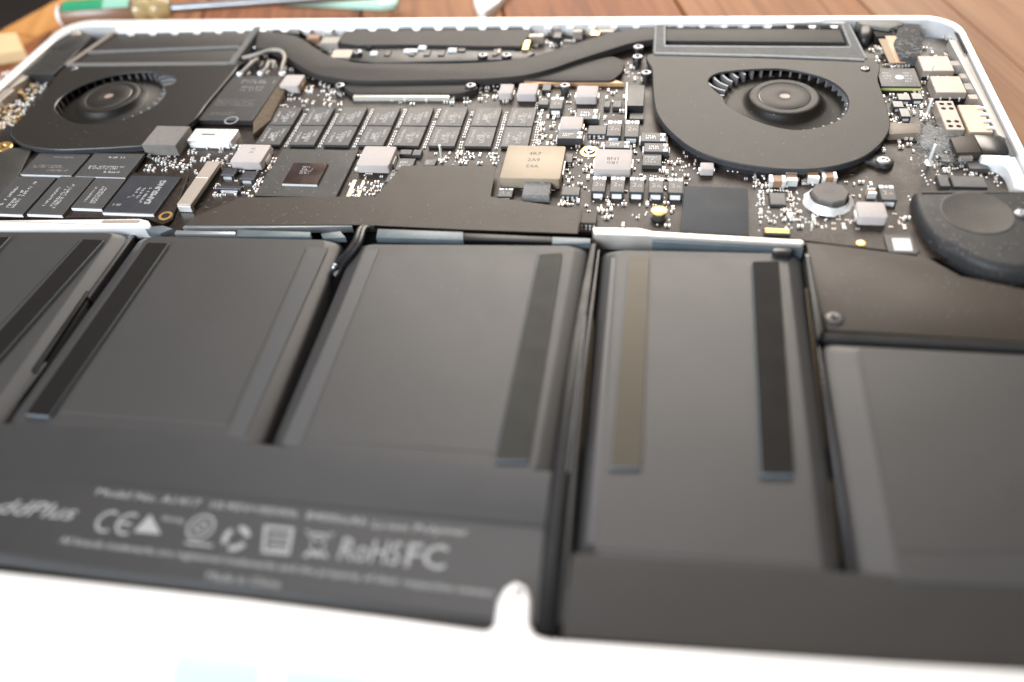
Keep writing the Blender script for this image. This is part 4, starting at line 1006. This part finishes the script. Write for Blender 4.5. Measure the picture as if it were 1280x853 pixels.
# dust lump, cable boot, flex
def lump(name, pts, h0, h1, mt, label=None, jit=.5, par=laptop):
    q = smooth(PP(pts, (h0 + h1) / 2), 5); rg = random.Random(len(q)); m = MB(); c = (sum(p[0] for p in q) / len(q), sum(p[1] for p in q) / len(q)); rings = []
    for k in range(7):
        t = k / 6; sc_ = math.cos(t * 1.45) ** .55; z = h0 + (h1 - h0) * math.sin(t * math.pi / 2)
        rings.append([m.bm.verts.new((c[0] + (x - c[0]) * sc_ + rg.uniform(-jit, jit) * .5, c[1] + (y - c[1]) * sc_ + rg.uniform(-jit, jit) * .5, z + rg.uniform(-jit, jit) * .35)) for x, y in q])
    for a, b in zip(rings, rings[1:]):
        for i in range(len(a)): m.face((a[i], a[(i + 1) % len(a)], b[(i + 1) % len(a)], b[i]), 0)
    m.face(rings[-1], 0); m.face(rings[0][::-1], 0)
    return build(m, name, [mt], par, label, ang=80)
BOOT = mat('boot_grey', (.075, .072, .07), .8, 0, .4, 500, .6, 1500, .2, .5)
boot = pstrip('cable_boot', [(1117, 54), (1123, 33), (1132, 29), (1150, 30), (1154, 52), (1149, 71), (1127, 71)], HB, -1.0, BOOT, laptop, .5, 'dusty grey cable boot in the back corner', 1)
lump('dust_clump', [(1148, 166), (1158, 155), (1172, 160), (1180, 156), (1192, 168), (1198, 182), (1186, 186), (1178, 193), (1166, 186), (1154, 182)], HB, -3.0, DUST, 'pale clump of dust by the port shields', .7)
lump('hinge_knob', [(1072, 38), (1078, 33), (1088, 35), (1092, 44), (1086, 52), (1074, 50)], HB, -.6, BLACK, None, .05)
pstrip('hinge_plate', [(1062, 22), (1122, 25), (1130, 30), (1112, 36), (1078, 31)], -4, -.5, mat('hinge_grey', (.13, .125, .11), .5, 0, .15), laptop, .3, 'grey hinge plate in the back corner')
pstrip('hinge_arm', [(1090, 36), (1122, 32), (1118, 46), (1095, 46)], -6, -1.6, DEEP, laptop, .4)
m = MB()
for k, (a, b, mt) in enumerate(((1098, 1108, 0), (1106, 1119, 1))):
    pts = [P(a, 50 - k * 3, -1.4), P(b, 50 - k * 3, -1.4), P(b + 13, 78, -3), P(a + 14, 78, -3)]
    z = [-1.0, -1.0, -3.2, -3.2]; vs = [m.bm.verts.new((p[0], p[1], zz + .2 * k)) for p, zz in zip(pts, z)]; vl = [m.bm.verts.new((p[0], p[1], zz + .2 * k - .3)) for p, zz in zip(pts, z)]
    m.face(vs, mt); m.face(vl[::-1], mt)
    for i in range(4): m.face((vs[i], vs[(i + 1) % 4], vl[(i + 1) % 4], vl[i]), mt)
build(m, 'flex_cable', [mat('flex_tan', (.40, .27, .17), .5), mat('flex_orange', (.62, .40, .24), .4)], laptop)
# battery plate, speaker
q = PP([(1008, 303), (1040, 306), (1146, 320), (1160, 322), (1200, 345), (1330, 372), (1330, 430), (1034, 412), (1020, 370)], -2.6)
m = MB(); m.prism(q, -6, -2.6, 0, .2); plate = build(m, 'battery_plate', [SHEET], laptop, 'dark brown plate between right battery cell and speaker')
m = MB(); m.lathe(*P(1043, 399, -2.5), [(2.2, -2.6), (2.2, -2.2), (1.8, -1.9), (1.0, -1.9), (.7, -2.3), (0, -2.3)], 0, 20, [0, 0, 0, 0, 1]); build(m, 'screw', [mat('dark_steel', (.10, .095, .09), .4, .6), DEEP], plate)
bolt = smooth([(*P(1113, 290, HB + .6), 0)] * 2, 2, False)
sp_out = smooth(PP([(1143, 243), (1150, 237), (1200, 234), (1260, 236), (1290, 240), (1300, 280), (1300, 325), (1285, 336), (1250, 334), (1222, 325), (1196, 312), (1172, 298), (1152, 272)], -.6), 5)
m = MB(); m.prism(sp_out, -6.4, -.6, 0, 2.2, 5); speaker = build(m, 'speaker', [RUBB], laptop, 'black rounded speaker at the right edge', ang=60)
c = P(1222, 266, -.6)
m = MB(); m.lathe(c[0], c[1], [(9.4, -.62), (9.4, -.5), (9.0, -.42), (8.6, -.5), (0, -.5)], 0, 48); build(m, 'speaker_cone', [mat('cone_dark', (.018, .016, .013), .5, 0, .1, 300, .1, 3000, .5, .15)], speaker)
m = MB(); m.lathe(*P(1278, 268, -.5), [(2, -1), (2, -.2), (1.6, .1), (.8, .1), (.6, -.2), (0, -.2)], 0, 18); build(m, 'screw', [STEEL], speaker)
# small black chips above the speaker
for q in ([(1175, 193), (1200, 193), (1206, 203), (1178, 203)], [(1208, 200), (1232, 201), (1238, 212), (1212, 211)], [(1186, 220), (1228, 220), (1236, 234), (1194, 234)], [(1168, 218), (1182, 218), (1190, 233), (1178, 233)]):
    comp('audio_chip', q, HB + 1.3, [CHIP], bot=HB)
# dark blob strip below the fan on the right (gloss board area)
pstrip('insulator_sheet', [(1098, 152), (1150, 155), (1152, 166), (1112, 168)], HB, -2.4, mat('tape_brown', (.20, .16, .12), .5), board, .1)
# small blue-grey chips near the port chip
for q in ([(1122, 117), (1137, 117), (1138, 125), (1122, 125)], [(1139, 117), (1152, 116), (1154, 124), (1140, 124)], [(1116, 127), (1128, 126), (1130, 134), (1116, 134)], [(1124, 136), (1136, 135), (1138, 146), (1126, 146)]):
    comp('port_chip', q, HB + 1.5, [CHIPB, TIN], lambda m, w, d, h: m.box(0, -d / 2 - .1, w * .6, .4, 0, h * .5, 1), HB)

# ---- left side: ports
metal('hinge_bracket', [(64, 62), (100, 62), (66, 93), (28, 92)], -.8, [BLACK], HB - 2, 'black plastic hinge bracket left of the left fan')
pstrip('hinge_bracket', [(64, 60), (78, 44), (106, 42), (116, 44), (98, 64)], HB, -1.0, BLACK, laptop, .3)
lump('hinge_knob', [(80, 40), (92, 36), (104, 40), (102, 50), (88, 52)], HB, -.8, CAN, None, .2)
pstrip('side_guard', [(62, 66), (70, 66), (30, 100), (8, 114), (2, 104), (36, 82)], HB, -1.6, mat('left_rail', (.50, .44, .37), .5, .4), laptop, .3)
metal('port_shield', [(-14, 112), (17, 110), (6, 124), (-30, 128)], -1.2, [CAN, TIN], HB, 'bright shield can at the left edge')
m = MB()
for t in (.25, .55): m.prism(PP([(14 + 20 * t, 92 - 14 * t), (19 + 20 * t, 92 - 14 * t), (14 + 20 * t, 96 - 14 * t), (9 + 20 * t, 96 - 14 * t)], -1.5), -2, -1.5, 0)
build(m, 'rail_slot', [DEEP], laptop)
c = P(3, 183, -2); m = MB(); m.lathe(c[0], c[1], [(3.4, HB), (3.4, -2.4), (3, -2), (1.5, -2), (1.2, -2.8), (0, -2.8)], 0, 24, [0, 0, 0, 0, 1]); build(m, 'screw', [GOLD, DEEP], laptop)

# ---- hundreds of small parts on the board
def rnd_in(q, n, kinds, seed, rots=(0, math.pi / 2)):
    rg = random.Random(seed)
    for _ in range(n):
        u, v = rg.random(), rg.random()
        a = [q[0][i] + (q[1][i] - q[0][i]) * u for i in (0, 1)]; b = [q[3][i] + (q[2][i] - q[3][i]) * u for i in (0, 1)]
        x, y = P(a[0] + (b[0] - a[0]) * v, a[1] + (b[1] - a[1]) * v, HB)
        small.append((rg.choice(kinds), x, y, rg.choice(rots)))
def row(a, b, n, kind, rot=0):
    for i in range(n):
        t = i / max(1, n - 1); x, y = P(a[0] + (b[0] - a[0]) * t, a[1] + (b[1] - a[1]) * t, HB); small.append((kind, x, y, rot))
mix = ['tan', 'grey', 'black', 'tiny', 'tiny', 'pad', 'pad']
rnd_in([(450, 212), (490, 212), (478, 246), (434, 246)], 40, ['tan', 'tiny', 'tiny', 'pad'], 1)
rnd_in([(560, 190), (625, 190), (622, 207), (540, 207)], 26, mix, 2)
rnd_in([(660, 130), (700, 130), (694, 182), (668, 182)], 40, ['tiny', 'pad', 'tan', 'pad'], 3)
rnd_in([(680, 105), (780, 105), (780, 150), (690, 150)], 36, mix, 4)
rnd_in([(705, 190), (745, 195), (742, 262), (702, 258)], 26, ['tan', 'tiny', 'grey', 'pad'], 5)
rnd_in([(795, 195), (870, 195), (880, 232), (800, 232)], 44, ['tiny', 'pad', 'tan', 'pad'], 6)
rnd_in([(745, 252), (852, 252), (850, 286), (750, 282)], 20, ['tan', 'tiny', 'pad', 'grey'], 7)
rnd_in([(940, 222), (1010, 222), (1012, 275), (945, 275)], 60, ['tiny', 'pad', 'pad', 'tan'], 8)
rnd_in([(980, 260), (1065, 262), (1075, 286), (985, 286)], 50, ['tiny', 'pad', 'pad', 'grey'], 9)
rnd_in([(1045, 228), (1095, 228), (1098, 250), (1060, 250)], 14, ['tan', 'tiny', 'pad'], 10)
rnd_in([(1108, 262), (1135, 262), (1142, 292), (1112, 292)], 14, ['grey', 'tiny', 'pad'], 11)
rnd_in([(1105, 112), (1160, 112), (1172, 152), (1112, 152)], 70, ['tiny', 'tan', 'pad', 'grey'], 12)
rnd_in([(1160, 195), (1270, 200), (1275, 222), (1165, 218)], 46, ['tiny', 'tiny', 'pad', 'grey'], 13)
rnd_in([(1085, 60), (1150, 62), (1150, 86), (1092, 86)], 36, ['tan', 'tiny', 'grey'], 14)
rnd_in([(1180, 40), (1205, 45), (1215, 75), (1180, 70)], 24, ['tiny', 'pad', 'grey'], 15)
rnd_in([(770, 78), (806, 78), (802, 108), (772, 108)], 26, ['grey', 'tiny', 'pad'], 16)
rnd_in([(345, 95), (445, 100), (420, 134), (338, 134)], 60, mix, 17)
rnd_in([(602, 100), (640, 100), (636, 130), (600, 130)], 26, ['tan', 'tiny', 'pad'], 18)
rnd_in([(170, 188), (250, 186), (235, 214), (160, 214)], 70, ['tiny', 'grey', 'black', 'pad'], 19)
rnd_in([(258, 200), (340, 206), (318, 246), (240, 258)], 46, ['tan', 'tiny', 'grey', 'pad'], 20)
rnd_in([(-60, 118), (62, 102), (20, 158), (-80, 182)], 260, ['tan', 'gold', 'gold', 'grey', 'tiny'], 21)
rnd_in([(-40, 92), (30, 90), (20, 112), (-60, 118)], 60, ['tan', 'gold', 'tiny'], 22)
rnd_in([(380, 40), (440, 50), (440, 72), (400, 64)], 26, ['tan', 'grey', 'tiny'], 23)
rnd_in([(660, 36), (770, 34), (720, 52), (660, 66)], 50, ['tan', 'grey', 'black', 'tiny'], 24)
rnd_in([(296, 78), (360, 62), (370, 92), (300, 94)], 24, ['grey', 'tan', 'tiny'], 25)
row((672, 130), (668, 146), 6, 'tiny'); row((910, 214), (940, 217), 6, 'pad', 1.57); row((1136, 246), (1142, 258), 4, 'pad')
row((1153, 214), (1160, 231), 5, 'pad'); row((1110, 113), (1152, 111), 14, 'pad', 1.57); row((735, 171), (757, 172), 5, 'pad', 1.57)
for k in range(2): row((949 + 5 * k, 239), (950 + 5 * k, 256), 7, 'pad')
row((965, 238), (983, 239), 6, 'pad', 1.57); row((987, 242), (990, 259), 8, 'tiny'); row((702, 251), (725, 252), 4, 'tiny', 1.57)
row((320, 250), (344, 200), 14, 'tan', 0); row((425, 244), (450, 196), 12, 'tan', 0)
rnd_in([(930, 216), (1060, 222), (1075, 288), (935, 290)], 170, ['pad', 'pad', 'tiny', 'bright', 'bright'], 31)
rnd_in([(660, 125), (800, 110), (800, 215), (655, 200)], 150, ['pad', 'bright', 'tiny', 'tan', 'gold'], 32)
rnd_in([(700, 195), (860, 190), (850, 285), (700, 262)], 130, ['pad', 'bright', 'tiny', 'gold'], 33)
rnd_in([(540, 186), (625, 186), (622, 207), (530, 207)], 16, ['bright', 'pad', 'tiny'], 34)
rnd_in([(345, 95), (640, 100), (650, 130), (335, 134)], 120, ['bright', 'tan', 'tiny', 'gold', 'black'], 35)
rnd_in([(1085, 58), (1180, 58), (1210, 200), (1105, 200)], 130, ['bright', 'tan', 'pad', 'gold'], 36)
rnd_in([(440, 210), (520, 212), (490, 247), (428, 247)], 34, ['bright', 'gold', 'tiny'], 37)
rnd_in([(165, 186), (345, 180), (320, 248), (230, 262)], 120, ['bright', 'gold', 'tiny', 'black', 'pad'], 38)
rnd_in([(1155, 195), (1285, 205), (1290, 232), (1150, 236)], 60, ['bright', 'tiny', 'pad'], 39)
rnd_in([(380, 38), (440, 44), (470, 78), (400, 62)], 40, ['bright', 'gold', 'black'], 40)
kmesh = {}
def kind_mesh(k):
    if k in kmesh: return kmesh[k]
    m = MB()
    L_, W_, H_ = {'tan': (1.5, .8, .7), 'grey': (1.5, .85, .7), 'black': (1.7, .9, .5), 'tiny': (.95, .5, .45), 'pad': (.5, .42, .22), 'bright': (.95, .62, .5), 'gold': (1.5, .9, .8)}[k]
    if k == 'pad': m.lathe(0, 0, [(.32, 0), (.30, .12), (.18, .24), (0, .27)], 0, 8); me = m.mesh('solder_pad', [TIN])
    else:
        m.box(0, 0, L_ * .56, W_, 0, H_, 0, .04)
        for s in (-1, 1): m.box(s * L_ * .36, 0, L_ * .30, W_ * 1.04, 0, H_ * 1.04, 1, .06)
        me = m.mesh('chip_capacitor' if k != 'black' else 'chip_resistor', [{'tan': TAN, 'grey': SMDG, 'black': CHIP, 'tiny': TAN, 'bright': SMDG, 'gold': BEIGE}[k], GOLD if k == 'gold' else TIN])
    kmesh[k] = me; return me
NM = {'tan': 'chip_capacitor', 'grey': 'chip_capacitor', 'black': 'chip_resistor', 'tiny': 'small_capacitor', 'pad': 'solder_pad', 'bright': 'memory_capacitor', 'gold': 'chip_capacitor'}
kept = []
for k, x, y, r in small:
    e = .75 if k in ('tan', 'grey', 'black') else .4
    if any(abs(x - a) < c_ + e and abs(y - b) < d_ + e for a, b, c_, d_ in occ): continue
    if k != 'pad' and any(abs(x - a) < .8 and abs(y - b) < .62 for _, a, b, _ in kept): continue
    kept.append((k, x, y, r))
cnt = {}; rest = {}
for k, x, y, r in kept:
    n = NM[k]; cnt[n] = cnt.get(n, 0) + 1
    if n == 'solder_pad' or cnt[n] > 290: rest.setdefault(n, []).append((k, x, y, r)); continue
    place(n, kind_mesh(k), (x, y, HB), board, None, r)
for n, lst in rest.items():
    bm = bmesh.new(); mats = []
    for k, x, y, r in lst:
        me = kind_mesh(k); nv, nf = len(bm.verts), len(bm.faces); bm.from_mesh(me); bm.verts.ensure_lookup_table(); bm.faces.ensure_lookup_table()
        M_ = Matrix.Translation((x * S, y * S, 0)) @ Matrix.Rotation(r, 4, 'Z')
        for v in bm.verts[nv:]: v.co = M_ @ v.co
        for f in bm.faces[nf:]: f.material_index = 0 if (n == 'solder_pad' or f.material_index == 0) else 1
    me = bpy.data.meshes.new(n); bm.to_mesh(me); bm.free()
    for mt in ([TIN] if n == 'solder_pad' else [TAN, TIN]): me.materials.append(mt)
    o = place(n, me, (0, 0, HB), board); o['kind'] = 'stuff'
m = MB(); pts = smooth([(*P(a, b, -2.6), -2.59) for a, b in ((1024, 306), (1050, 330), (1080, 352), (1110, 372), (1135, 384))], 6, False); m.tube(pts, .06, 0, 4, .5)
build(m, 'scratch', [mat('scratch_grey', (.10, .085, .07), .5)], plate)
# ---- dust: fibres and specks lying on the inside
rg = random.Random(99); m = MB()
def fibre(x, y, h, L_, r):
    a = rg.uniform(0, 6.28); pts = []
    for k in range(5):
        pts.append((x, y, h + r + .12 * math.sin(k * 1.3) * rg.random())); x += math.cos(a) * L_ / 4; y += math.sin(a) * L_ / 4; a += rg.uniform(-.7, .7)
    m.tube(pts, r, 0, 3)
def in_px(x0, y0, x1, y1, h): return P(rg.uniform(x0, x1), rg.uniform(y0, y1), h)
for _ in range(70): fibre(*in_px(250, 248, 720, 280, HB + 2.6), HB + 2.6, rg.uniform(.3, 1.6), .025)
for _ in range(60): fibre(*in_px(325, 190, 440, 245, HB + 1.1), HB + 1.1, rg.uniform(.3, 1.8), .028)
for _ in range(90): fibre(*in_px(1000, 205, 1150, 300, HB), HB, rg.uniform(.3, 1.5), .025)
for _ in range(380): fibre(*in_px(1145, 150, 1210, 205, -3), rg.uniform(-3.6, -2.0), rg.uniform(.8, 3.4), .035)
for _ in range(150): fibre(*in_px(1115, 25, 1160, 75, -1.5), rg.uniform(-1.0, -.5), rg.uniform(.6, 2.4), .035)
for _ in range(60): fibre(*in_px(830, 75, 1090, 200, -1), -1.0, rg.uniform(.2, .9), .022)
for _ in range(40): fibre(*in_px(60, 150, 250, 185, -1), -1.0, rg.uniform(.2, .9), .022)
for _ in range(60): fibre(*in_px(1010, 320, 1280, 400, -2.6), -2.6, rg.uniform(.2, .8), .025)
for _ in range(70): fibre(*in_px(1160, 245, 1280, 320, -.6), -.6, rg.uniform(.3, 1.2), .03)
for _ in range(50): fibre(*in_px(460, 310, 680, 540, -.85), -.85, rg.uniform(.15, .5), .02)
for _ in range(30): fibre(*in_px(650, 185, 690, 250, -1.9), -1.9, rg.uniform(.5, 2), .04)
o = build(m, 'dust_fibres', [DUSTW], laptop); o['kind'] = 'stuff'
print('small parts', len(kept), cnt)
